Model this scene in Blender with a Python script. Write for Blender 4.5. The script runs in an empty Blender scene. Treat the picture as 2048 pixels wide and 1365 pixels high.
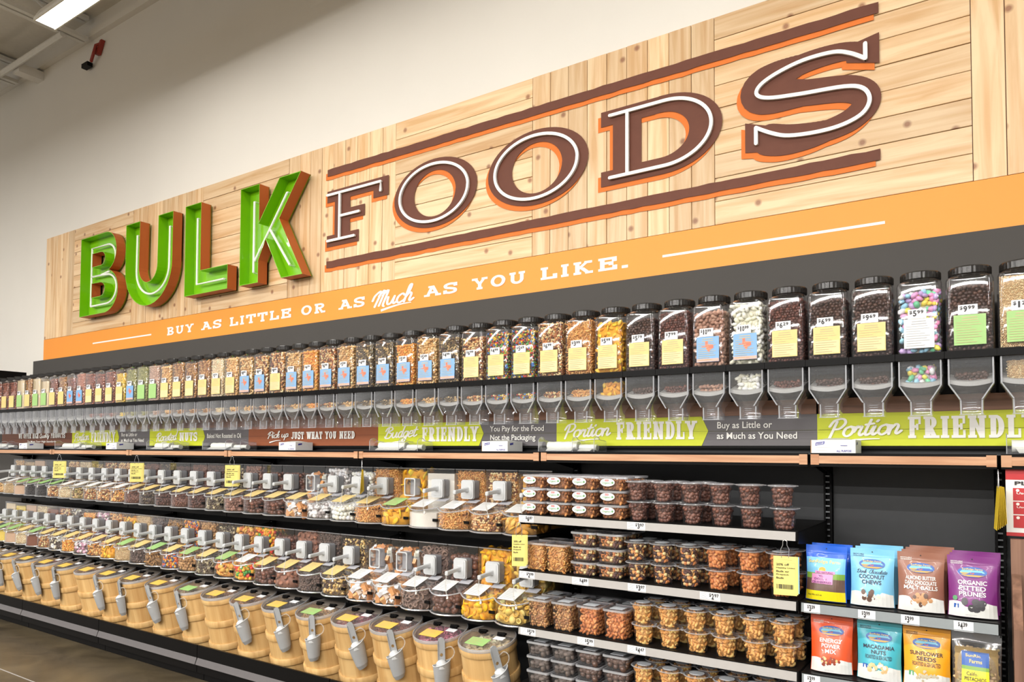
import bpy, math, random
import numpy as np
from mathutils import Matrix, Vector

R = math.radians
PI = math.pi
SC = bpy.context.scene
COL = SC.collection
H = 1.48            # eye height; heights below are measured from the eye and lifted by H

# ------------------------------------------------------------------ camera
cam = bpy.data.cameras.new('camera')
cam.sensor_fit = 'HORIZONTAL'; cam.sensor_width = 36.0
cam.lens = 1455.44 / 2048 * 36.0
cam.shift_y = (849.10 - 682.5) / 2048
cam.clip_start = 0.05; cam.clip_end = 100
camo = bpy.data.objects.new('camera', cam); COL.objects.link(camo)
yaw, pit, rol = 0.5903, 0.0378, 0.0057
F = Vector((-math.sin(yaw), math.cos(yaw), 0)); Rr = Vector((math.cos(yaw), math.sin(yaw), 0)); Uu = Vector((0, 0, 1))
F2 = F * math.cos(pit) + Uu * math.sin(pit); U2 = Uu * math.cos(pit) - F * math.sin(pit)
R3 = Rr * math.cos(rol) + U2 * math.sin(rol); U3 = U2 * math.cos(rol) - Rr * math.sin(rol)
m = Matrix.Identity(4)
for i in range(3):
    m[i][0] = R3[i]; m[i][1] = U3[i]; m[i][2] = -F2[i]
m[2][3] = H
camo.matrix_world = m
SC.camera = camo

# ------------------------------------------------------------------ world, exposure, large lights
W = bpy.data.worlds.new('world'); SC.world = W; W.use_nodes = True
bg = W.node_tree.nodes['Background']
bg.inputs[0].default_value = (1.0, 0.965, 0.92, 1); bg.inputs[1].default_value = 0.66
vs = SC.view_settings
vs.view_transform = 'Standard'; vs.look = 'None'; vs.gamma = 1.0; vs.use_curve_mapping = False
vs.exposure = -0.03
SC.cycles.transparent_max_bounces = 24
SC.cycles.max_bounces = 6; SC.cycles.diffuse_bounces = 2; SC.cycles.glossy_bounces = 2
SC.cycles.use_adaptive_sampling = True; SC.cycles.adaptive_threshold = 0.045
SC.cycles.caustics_reflective = False; SC.cycles.caustics_refractive = False
SC.cycles.sample_clamp_indirect = 6

ROOF_LIGHTS = [  # rows of linear fixtures: x0, x1, y, z, watts each
    (-5.75, 0.4, 2.41, 4.58, 8), (-10.0, 3.5, -0.6, 4.7, 78), (-10.0, 3.5, -3.8, 4.7, 155), (-10.0, 3.5, -7.2, 4.7, 270), (-10.0, 3.5, -11.0, 4.7, 340)]  # last two rows added out of view as frontal fill on the goods

# ------------------------------------------------------------------ colour / materials
def lin(c):
    return tuple((v / 255 / 12.92) if v / 255 <= 0.04045 else ((v / 255 + 0.055) / 1.055) ** 2.4 for v in c[:3])
MATS = {}
def nd(nt, t, **kw):
    n = nt.nodes.new(t)
    for k, v in kw.items(): setattr(n, k, v)
    return n
def mat(name, col=(128, 128, 128), rough=0.5, metal=0.0, noise=0.06, scale=30.0, bump=0.0, attr=False, emit=0.0, coat=0.0, spec=0.5):
    if name in MATS: return MATS[name]
    M = bpy.data.materials.new(name); M.use_nodes = True; nt = M.node_tree
    b = nt.nodes['Principled BSDF']
    b.inputs['Roughness'].default_value = rough; b.inputs['Metallic'].default_value = metal
    b.inputs['Specular IOR Level'].default_value = spec
    b.inputs['Coat Weight'].default_value = coat
    c = lin(col)
    tc = nd(nt, 'ShaderNodeTexCoord'); nz = nd(nt, 'ShaderNodeTexNoise')
    nz.inputs['Scale'].default_value = scale; nz.inputs['Detail'].default_value = 3
    nt.links.new(tc.outputs['Object'], nz.inputs['Vector'])
    if attr:
        a = nd(nt, 'ShaderNodeAttribute', attribute_name='Col'); src = a.outputs['Color']
    else:
        rgb = nd(nt, 'ShaderNodeRGB'); rgb.outputs[0].default_value = (*c, 1); src = rgb.outputs[0]
    mr = nd(nt, 'ShaderNodeMapRange'); mr.inputs[3].default_value = 1 - noise; mr.inputs[4].default_value = 1 + noise
    nt.links.new(nz.outputs[0], mr.inputs[0])
    mx = nd(nt, 'ShaderNodeMix', data_type='RGBA', blend_type='MULTIPLY'); mx.inputs[0].default_value = 1
    nt.links.new(src, mx.inputs[6]); nt.links.new(mr.outputs[0], mx.inputs[7])
    nt.links.new(mx.outputs[2], b.inputs['Base Color'])
    if bump:
        bp = nd(nt, 'ShaderNodeBump'); bp.inputs['Strength'].default_value = bump; bp.inputs['Distance'].default_value = 0.002
        nt.links.new(nz.outputs[0], bp.inputs['Height']); nt.links.new(bp.outputs[0], b.inputs['Normal'])
    if emit:
        b.inputs['Emission Color'].default_value = (*c, 1); b.inputs['Emission Strength'].default_value = emit
        M.cycles.emission_sampling = 'NONE'
    MATS[name] = M
    return M
def wood(name, c1, c2, knot=(120, 70, 40), rough=0.5, grain=1.0, knots=0.5, axis=0, var=0.25, sc=1.0, coat=0.0):
    """grain runs along local axis `axis`"""
    M = bpy.data.materials.new(name); M.use_nodes = True; nt = M.node_tree; L = nt.links.new
    b = nt.nodes['Principled BSDF']; b.inputs['Roughness'].default_value = rough; b.inputs['Coat Weight'].default_value = coat
    tc = nd(nt, 'ShaderNodeTexCoord'); oi = nd(nt, 'ShaderNodeObjectInfo')
    add = nd(nt, 'ShaderNodeVectorMath', operation='ADD')
    mul = nd(nt, 'ShaderNodeVectorMath', operation='SCALE'); mul.inputs[0].default_value = (13.1, 7.7, 5.3)
    L(oi.outputs['Random'], mul.inputs['Scale']); L(tc.outputs['Object'], add.inputs[0]); L(mul.outputs[0], add.inputs[1])
    mp = nd(nt, 'ShaderNodeMapping'); s = [26 * sc] * 3; s[axis] = 1.6 * sc
    mp.inputs['Scale'].default_value = s; L(add.outputs[0], mp.inputs['Vector'])
    n1 = nd(nt, 'ShaderNodeTexNoise'); n1.inputs['Scale'].default_value = 1.0; n1.inputs['Detail'].default_value = 6; n1.inputs['Distortion'].default_value = 0.6
    L(mp.outputs[0], n1.inputs['Vector'])
    cr = nd(nt, 'ShaderNodeValToRGB'); cr.color_ramp.elements[0].position = 0.33; cr.color_ramp.elements[1].position = 0.62
    cr.color_ramp.elements[0].color = (*lin(c2), 1); cr.color_ramp.elements[1].color = (*lin(c1), 1)
    L(n1.outputs[0], cr.inputs[0])
    sx = nd(nt, 'ShaderNodeSeparateXYZ'); L(add.outputs[0], sx.inputs[0]); cb = nd(nt, 'ShaderNodeCombineXYZ')
    L(sx.outputs[axis], cb.inputs[0]); L(sx.outputs[2 if axis == 0 else 0], cb.inputs[1])
    vo = nd(nt, 'ShaderNodeTexVoronoi', voronoi_dimensions='2D'); vo.inputs['Scale'].default_value = 6.5 * sc; vo.inputs['Randomness'].default_value = 1.0
    L(cb.outputs[0], vo.inputs['Vector'])
    kr = nd(nt, 'ShaderNodeMapRange'); kr.inputs[1].default_value = 0.05; kr.inputs[2].default_value = 0.13; kr.inputs[3].default_value = knots; kr.inputs[4].default_value = 0
    L(vo.outputs['Distance'], kr.inputs[0])
    sel = nd(nt, 'ShaderNodeMath', operation='GREATER_THAN'); sel.inputs[1].default_value = 0.62; sc3 = nd(nt, 'ShaderNodeSeparateColor'); L(vo.outputs['Color'], sc3.inputs[0]); L(sc3.outputs[0], sel.inputs[0])
    kk = nd(nt, 'ShaderNodeMath', operation='MULTIPLY'); L(kr.outputs[0], kk.inputs[0]); L(sel.outputs[0], kk.inputs[1])
    mk = nd(nt, 'ShaderNodeMix', data_type='RGBA'); L(kk.outputs[0], mk.inputs[0]); L(cr.outputs[0], mk.inputs[6]); mk.inputs[7].default_value = (*lin(knot), 1)
    vr = nd(nt, 'ShaderNodeMapRange'); vr.inputs[3].default_value = 1 - var; vr.inputs[4].default_value = 1 + var * 0.35; L(oi.outputs['Random'], vr.inputs[0])
    mm = nd(nt, 'ShaderNodeMix', data_type='RGBA', blend_type='MULTIPLY'); mm.inputs[0].default_value = 1; L(mk.outputs[2], mm.inputs[6]); L(vr.outputs[0], mm.inputs[7])
    L(mm.outputs[2], b.inputs['Base Color'])
    bp = nd(nt, 'ShaderNodeBump'); bp.inputs['Strength'].default_value = 0.15 * grain; bp.inputs['Distance'].default_value = 0.002
    L(n1.outputs[0], bp.inputs['Height']); L(bp.outputs[0], b.inputs['Normal'])
    MATS[name] = M; return M
def clear(name, tint=(250, 250, 252), base=0.05, edge=0.6, power=3.5, rough=0.04, haze=0.0, hazecol=(235, 235, 235)):
    M = bpy.data.materials.new(name); M.use_nodes = True; nt = M.node_tree; L = nt.links.new
    nt.nodes.remove(nt.nodes['Principled BSDF']); out = nt.nodes['Material Output']
    tr = nd(nt, 'ShaderNodeBsdfTransparent'); tr.inputs[0].default_value = (*lin(tint), 1)
    gl = nd(nt, 'ShaderNodeBsdfGlossy'); gl.inputs[0].default_value = (1, 1, 1, 1); gl.inputs['Roughness'].default_value = rough
    lw = nd(nt, 'ShaderNodeLayerWeight'); lw.inputs[0].default_value = 0.5
    pw = nd(nt, 'ShaderNodeMath', operation='POWER'); pw.inputs[1].default_value = power; L(lw.outputs['Facing'], pw.inputs[0])
    ma = nd(nt, 'ShaderNodeMath', operation='MULTIPLY_ADD'); ma.inputs[1].default_value = edge; ma.inputs[2].default_value = base; L(pw.outputs[0], ma.inputs[0])
    ma.use_clamp = True
    mx = nd(nt, 'ShaderNodeMixShader'); L(ma.outputs[0], mx.inputs[0]); L(tr.outputs[0], mx.inputs[1]); L(gl.outputs[0], mx.inputs[2])
    last = mx
    if haze:
        df = nd(nt, 'ShaderNodeBsdfDiffuse'); df.inputs[0].default_value = (*lin(hazecol), 1)
        nz = nd(nt, 'ShaderNodeTexNoise'); nz.inputs['Scale'].default_value = 60
        mr = nd(nt, 'ShaderNodeMapRange'); mr.inputs[3].default_value = haze * 0.8; mr.inputs[4].default_value = haze * 1.2; L(nz.outputs[0], mr.inputs[0])
        m2 = nd(nt, 'ShaderNodeMixShader'); L(mr.outputs[0], m2.inputs[0]); L(mx.outputs[0], m2.inputs[1]); L(df.outputs[0], m2.inputs[2]); last = m2
    L(last.outputs[0], out.inputs[0]); MATS[name] = M; return M

mat('wall_paint', (231, 226, 217), 0.75, noise=0.03, scale=2.0)
mat('ceiling_white', (226, 220, 208), 0.7)
mat('steel_white', (225, 222, 214), 0.5)
mat('orange_paint', (244, 152, 48), 0.5, noise=0.03, scale=3)
mat('brown_print', (106, 62, 46), 0.55, noise=0.12, scale=18, spec=0.25)
mat('orange_print', (226, 120, 46), 0.55, noise=0.10, scale=18, spec=0.25)
mat('white_acrylic', (244, 242, 236), 0.35, noise=0.02)
mat('white_print', (246, 243, 236), 0.45, noise=0.02)
mat('neon_white', (246, 248, 240), 0.3, noise=0.02)
mat('green_enamel', (126, 194, 8), 0.28, noise=0.04, scale=5, coat=0.3)
mat('copper_return', (182, 96, 38), 0.45, noise=0.05, scale=8)
mat('panel_grey', (74, 71, 68), 0.6, noise=0.03, scale=4, spec=0.2)
mat('black_metal', (20, 19, 19), 0.5, noise=0.10, scale=40, spec=0.10)
mat('black_gloss', (17, 16, 16), 0.35, noise=0.05, spec=0.10)
mat('back_panel_dark', (52, 53, 55), 0.5, noise=0.12, scale=25)
mat('slot_steel', (120, 122, 124), 0.4, metal=0.4)
mat('rail_grey', (170, 166, 162), 0.35, noise=0.04)
mat('rail_steel', (150, 156, 158), 0.3, metal=0.5, noise=0.05)
mat('deck_strip', (96, 92, 92), 0.35, noise=0.05)
mat('lid_black', (44, 41, 38), 0.3, noise=0.08)
mat('chute_white', (178, 178, 174), 0.4)
mat('scoop_grey', (164, 165, 166), 0.42, noise=0.03)
mat('flap_price_grey', (190, 190, 196), 0.5)
mat('scoop_pale', (196, 198, 199), 0.4, noise=0.02)
mat('sleeve_dark', (164, 162, 164), 0.4)
mat('cord_white', (222, 220, 214), 0.4)
mat('card_pale', (222, 208, 158), 0.5, noise=0.02)
mat('card_yellow', (230, 202, 132), 0.5, noise=0.03)
mat('card_deep', (234, 194, 92), 0.5, noise=0.03)
mat('card_green', (160, 200, 124), 0.5, noise=0.03)
mat('card_blue', (128, 172, 216), 0.5, noise=0.04)
mat('card_white', (232, 232, 230), 0.5, noise=0.02)
mat('card_foot', (232, 176, 160), 0.5)
mat('coral_print', (232, 120, 96), 0.5)
mat('ink', (46, 44, 46), 0.5)
mat('ink_soft', (196, 180, 134), 0.5)
mat('ink_grey', (176, 176, 178), 0.5)
mat('price_white', (236, 236, 238), 0.45, noise=0.02)
mat('tag_yellow', (243, 228, 130), 0.5, noise=0.02)
mat('tag_deep', (240, 205, 50), 0.5, noise=0.03)
mat('tag_blue', (150, 200, 220), 0.5)
mat('wire', (200, 200, 200), 0.25, metal=0.8)
mat('panel_lime', (208, 216, 40), 0.5, noise=0.06, scale=12)
mat('panel_brown', (150, 82, 46), 0.5, noise=0.06, scale=12)
mat('panel_brown_dark', (112, 64, 40), 0.5, noise=0.06, scale=12)
mat('panel_slate', (104, 100, 102), 0.5, noise=0.05, scale=12)
mat('panel_line', (90, 92, 30), 0.6)
mat('paper_white', (238, 238, 236), 0.6, noise=0.02)
mat('paper_grey', (205, 208, 212), 0.6, noise=0.02)  # plain pale grey paper of the lid labels
mat('kraft', (176, 140, 104), 0.7)
mat('blue_print', (70, 72, 160), 0.5)
mat('bag_film', (226, 227, 218), 0.35, noise=0.05, scale=60, bump=0.3)
mat('pipe_red', (150, 50, 34), 0.45)
mat('green_pipe', (40, 120, 50), 0.45)
mat('lens_glow', (255, 250, 240), 0.4, emit=9.0)
mat('food_dull', attr=True, rough=0.6, noise=0.18, scale=220, bump=0.25)
mat('food_gloss', attr=True, rough=0.22, noise=0.08, scale=160)
mat('food_powder', attr=True, rough=0.8, noise=0.10, scale=260, bump=0.3)
mat('sticker_white', (246, 246, 242), 0.4, noise=0.01)
mat('logo_red', (206, 52, 52), 0.45)
mat('logo_green', (96, 150, 96), 0.45)
mat('poster_red', (190, 46, 50), 0.45)
wood('plank_wood', (240, 208, 164), (216, 170, 116), (146, 90, 54), rough=0.42, knots=0.85, var=0.20)
wood('barrel_wood', (216, 178, 120), (194, 150, 92), (150, 104, 58), rough=0.5, knots=0.12, axis=2, var=0.14, grain=1.5)
wood('trim_wood', (206, 160, 124), (178, 126, 90), (140, 92, 60), rough=0.4, knots=0.0, var=0.06, sc=1.6)
wood('walnut', (140, 104, 84), (104, 74, 58), (80, 56, 44), rough=0.5, knots=0.0, var=0.05, axis=2, sc=1.3)
wood('walnut_strip', (150, 108, 84), (112, 78, 58), (80, 56, 44), rough=0.5, knots=0.0, var=0.05, sc=1.3)
clear('clear_plastic', base=0.045, edge=0.75, power=2.6, haze=0.015)
clear('lid_smoke', tint=(150, 147, 142), base=0.06, edge=0.4, power=2.5, rough=0.15, haze=0.5, hazecol=(52, 49, 46))
clear('clear_hopper', base=0.06, edge=0.9, power=2.2, haze=0.07, hazecol=(228, 230, 234))
clear('clear_edge', tint=(236, 238, 242), base=0.22, edge=0.6, power=1.5, rough=0.12, haze=0.30, hazecol=(225, 226, 230))
clear('clear_lid', base=0.05, edge=0.35, power=3.5, haze=0.05, hazecol=(220, 220, 218))
clear('smoke_lid', tint=(190, 185, 178), base=0.05, edge=0.3, power=3.5, haze=0.42, hazecol=(168, 158, 148))
clear('sleeve_clear', tint=(215, 216, 220), base=0.06, edge=0.4, power=2.5, rough=0.15, haze=0.40, hazecol=(178, 180, 184))
clear('pouch_clear', base=0.10, edge=0.5, power=2.0, rough=0.12, haze=0.06)

# floor: polished concrete
def floor_mat():
    M = bpy.data.materials.new('polished_concrete'); M.use_nodes = True; nt = M.node_tree; L = nt.links.new
    b = nt.nodes['Principled BSDF']; b.inputs['Roughness'].default_value = 0.28
    tc = nd(nt, 'ShaderNodeTexCoord')
    n1 = nd(nt, 'ShaderNodeTexNoise'); n1.inputs['Scale'].default_value = 2.2; n1.inputs['Detail'].default_value = 9; n1.inputs['Roughness'].default_value = 0.65; n1.inputs['Distortion'].default_value = 0.8
    L(tc.outputs['Object'], n1.inputs['Vector'])
    cr = nd(nt, 'ShaderNodeValToRGB'); e = cr.color_ramp.elements
    e[0].position = 0.3; e[0].color = (*lin((60, 52, 40)), 1); e[1].position = 0.68; e[1].color = (*lin((104, 92, 71)), 1)
    L(n1.outputs[0], cr.inputs[0]); L(cr.outputs[0], b.inputs['Base Color'])
    MATS['polished_concrete'] = M
floor_mat()

# ------------------------------------------------------------------ mesh builder
class MB:
    def __init__(s): s.v = []; s.f = []
    def add(s, vs, fs):
        b = len(s.v); s.v += [tuple(v) for v in vs]; s.f += [tuple(b + i for i in f) for f in fs]; return s
    def box(s, x0, x1, y0, y1, z0, z1):
        return s.add([(x0,y0,z0),(x1,y0,z0),(x1,y1,z0),(x0,y1,z0),(x0,y0,z1),(x1,y0,z1),(x1,y1,z1),(x0,y1,z1)],
                     [(0,3,2,1),(4,5,6,7),(0,1,5,4),(1,2,6,5),(2,3,7,6),(3,0,4,7)])
    def prism_y(s, poly, y0, y1, caps=(True, True)):
        """poly: CCW in (x,z); extruded from y0 (front) to y1"""
        n = len(poly); b = [(p[0], y0, p[1]) for p in poly] + [(p[0], y1, p[1]) for p in poly]
        fs = [(i, n + i, n + (i + 1) % n, (i + 1) % n) for i in range(n)]
        if caps[0]: fs.append(tuple(range(n)))
        if caps[1]: fs.append(tuple(range(2 * n - 1, n - 1, -1)))
        return s.add(b, fs)
    def prism_z(s, poly, z0, z1, caps=(True, True)):
        n = len(poly); b = [(p[0], p[1], z0) for p in poly] + [(p[0], p[1], z1) for p in poly]
        fs = [(i, (i + 1) % n, n + (i + 1) % n, n + i) for i in range(n)]
        if caps[0]: fs.append(tuple(range(n - 1, -1, -1)))
        if caps[1]: fs.append(tuple(range(n, 2 * n)))
        return s.add(b, fs)
    def prism_x(s, poly, x0, x1):
        """poly in (y,z)"""
        n = len(poly); b = [(x0, p[0], p[1]) for p in poly] + [(x1, p[0], p[1]) for p in poly]
        fs = [(i, (i + 1) % n, n + (i + 1) % n, n + i) for i in range(n)] + [tuple(range(n - 1, -1, -1)), tuple(range(n, 2 * n))]
        return s.add(b, fs)
    def loft(s, rings, cap0=False, cap1=False):
        n = len(rings[0]); vs = [p for r in rings for p in r]; fs = []
        for k in range(len(rings) - 1):
            for i in range(n):
                j = (i + 1) % n; fs.append((k * n + i, k * n + j, (k + 1) * n + j, (k + 1) * n + i))
        if cap0: fs.append(tuple(range(n - 1, -1, -1)))
        if cap1: fs.append(tuple(range((len(rings) - 1) * n, len(rings) * n)))
        return s.add(vs, fs)
    def lathe(s, prof, n=24, cap0=True, cap1=True, c=(0, 0)):
        return s.loft([[(c[0] + r * math.cos(2 * PI * i / n), c[1] + r * math.sin(2 * PI * i / n), z) for i in range(n)] for r, z in prof], cap0, cap1)
    def tube(s, path, r, n=6, cap=True):
        P = [Vector(p) for p in path]; rings = []; N = None
        for i, p in enumerate(P):
            t = (P[min(i + 1, len(P) - 1)] - P[max(i - 1, 0)]).normalized()
            if N is None: N = t.orthogonal().normalized()
            N = (N - t * N.dot(t)); N = N.normalized() if N.length > 1e-9 else t.orthogonal().normalized()
            B = t.cross(N); rr = r[i] if isinstance(r, (list, tuple)) else r
            rings.append([p + (N * math.cos(2 * PI * k / n) + B * math.sin(2 * PI * k / n)) * rr for k in range(n)])
        return s.loft(rings, cap, cap)
    def polys(s, polys, y=0.0, mapf=None):
        k_ = 0
        for p in polys:
            dy = k_ * min(1e-4, .0022 / len(polys)); k_ += 1        # overlapping strokes never share one plane
            vs = [mapf(q[0], q[1]) for q in p] if mapf else [(q[0], y, q[1]) for q in p]
            vs = [(v[0], v[1] - dy, v[2]) for v in vs]
            s.add(vs, [tuple(range(len(p)))])
        return s
    def mesh(s, name, smooth=0.6):
        me = bpy.data.meshes.new(name); me.from_pydata(s.v, [], s.f)
        if smooth:
            me.polygons.foreach_set('use_smooth', [True] * len(me.polygons)); me.set_sharp_from_angle(angle=smooth)
        me.update(); return me
def rrect(w, d, r, n=4, cx=0, cy=0):
    pts = []
    for (sx, sy, a0) in ((1, 1, 0), (-1, 1, 90), (-1, -1, 180), (1, -1, 270)):
        for k in range(n + 1):
            a = R(a0 + 90 * k / n); pts.append((cx + sx * (w / 2 - r) + r * math.cos(a), cy + sy * (d / 2 - r) + r * math.sin(a)))
    return pts
def ellipse(cx, cz, rx, rz, n=40, a0=0, a1=360):
    return [(cx + rx * math.cos(R(a0 + (a1 - a0) * i / n)), cz + rz * math.sin(R(a0 + (a1 - a0) * i / n))) for i in range(n if a1 - a0 == 360 else n + 1)]
def ring_polys(o, i):
    n = len(o); return [[o[k], o[(k + 1) % n], i[(k + 1) % n], i[k]] for k in range(n)]
def catmull(P, n=6):
    P = [P[0]] + list(P) + [P[-1]]; out = []
    for i in range(1, len(P) - 2):
        for k in range(n):
            t = k / n; a, b, c, d = P[i - 1], P[i], P[i + 1], P[i + 2]
            out.append(tuple(0.5 * (2 * b[j] + (c[j] - a[j]) * t + (2 * a[j] - 5 * b[j] + 4 * c[j] - d[j]) * t * t + (3 * b[j] - a[j] - 3 * c[j] + d[j]) * t ** 3) for j in range(len(b))))
    out.append(tuple(P[-2])); return out
def stroke(path, w, ends=True):
    """thick polyline -> list of quads (2D). w: width or list"""
    n = len(path); L = []; Rg = []
    for i, p in enumerate(path):
        a = path[max(i - 1, 0)]; b = path[min(i + 1, n - 1)]
        dx, dy = b[0] - a[0], b[1] - a[1]; l = math.hypot(dx, dy) or 1; ww = (w[i] if isinstance(w, list) else w) / 2
        L.append((p[0] - dy / l * ww, p[1] + dx / l * ww)); Rg.append((p[0] + dy / l * ww, p[1] - dx / l * ww))
    out = [[Rg[i], Rg[i + 1], L[i + 1], L[i]] for i in range(n - 1)]
    return out
def slab_from_polys(polys, y0, y1):
    """solid slab from 2D polygons (each CCW or CW), front y0 back y1"""
    mb = MB(); mb.k = 0
    for p in polys:
        ar = sum(p[i][0] * p[(i + 1) % len(p)][1] - p[(i + 1) % len(p)][0] * p[i][1] for i in range(len(p)))
        mb.prism_y(p if ar > 0 else p[::-1], y0 - mb.k * min(1e-4, .002 / len(polys)), y1); mb.k += 1
    return mb

# ------------------------------------------------------------------ objects
def obj(name, me, m=None, parent=None, loc=None, rot=None):
    if isinstance(me, MB): me = me.mesh(name)
    o = bpy.data.objects.new(name, me); COL.objects.link(o)
    if m is not None:
        mm = MATS[m] if isinstance(m, str) else m
        if me.materials:
            if me.materials[0] != mm:
                o.material_slots[0].link = 'OBJECT'; o.material_slots[0].material = mm
        else: me.materials.append(mm)
    if parent is not None: o.parent = parent
    if loc is not None: o.location = loc
    if rot is not None: o.rotation_euler = rot
    return o
def tag(o, label, cat, group=None):
    o['label'] = label; o['category'] = cat
    if group: o['group'] = group
    return o
def thing(name, label, cat, loc=(0, 0, 0), rot=None, group=None):
    o = bpy.data.objects.new(name, None); COL.objects.link(o); o.location = loc; o.empty_display_size = 0.05
    if rot is not None: o.rotation_euler = rot
    return tag(o, label, cat, group)
def struct(name, mb, m):
    o = obj(name, mb, m); o['kind'] = 'structure'; return o
def stuff(o): o['kind'] = 'stuff'; return o
ONES = 'zeroth first second third fourth fifth sixth seventh eighth ninth tenth eleventh twelfth thirteenth fourteenth fifteenth sixteenth seventeenth eighteenth nineteenth'.split()
def ordw(n):
    if n < 20: return ONES[n]
    t = {2: 'twent', 3: 'thirt', 4: 'fort', 5: 'fift'}[n // 10]
    return t + 'ieth' if n % 10 == 0 else t + 'y-' + ONES[n % 10]

# ------------------------------------------------------------------ lettering
_TXT = {}
def sans(s, bold=0.0, size=1.0):
    """built-in font as 2D polygons, baseline 0, cap height about 0.7*size"""
    k = (s, bold)
    if k not in _TXT:
        cu = bpy.data.curves.new('lettering', 'FONT'); cu.body = s; cu.offset = bold; cu.resolution_u = 3; cu.fill_mode = 'FRONT'
        ob = bpy.data.objects.new('lettering', cu); COL.objects.link(ob)
        bpy.context.view_layer.update()
        dg = bpy.context.evaluated_depsgraph_get(); me = bpy.data.meshes.new_from_object(ob.evaluated_get(dg))
        _TXT[k] = [[(me.vertices[i].co.x, me.vertices[i].co.y) for i in p.vertices] for p in me.polygons]
        bpy.data.objects.remove(ob); bpy.data.meshes.remove(me); bpy.data.curves.remove(cu)
    return [[(x * size, y * size) for x, y in p] for p in _TXT[k]]
def bbox(P):
    xs = [q[0] for p in P for q in p]; ys = [q[1] for p in P for q in p]; return min(xs), max(xs), min(ys), max(ys)
def fit(P, x0, x1, z0, z1, keep=False):
    a, b, c, d = bbox(P); sx = (x1 - x0) / (b - a); sz = (z1 - z0) / (d - c)
    if keep:
        sx = sz = min(sx, sz)
    ox = x0 - a * sx if not keep else (x0 + x1) / 2 - (a + b) / 2 * sx
    oz = z0 - c * sz if not keep else (z0 + z1) / 2 - (c + d) / 2 * sz
    return [[(ox + x * sx, oz + y * sz) for x, y in p] for p in P]
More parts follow.
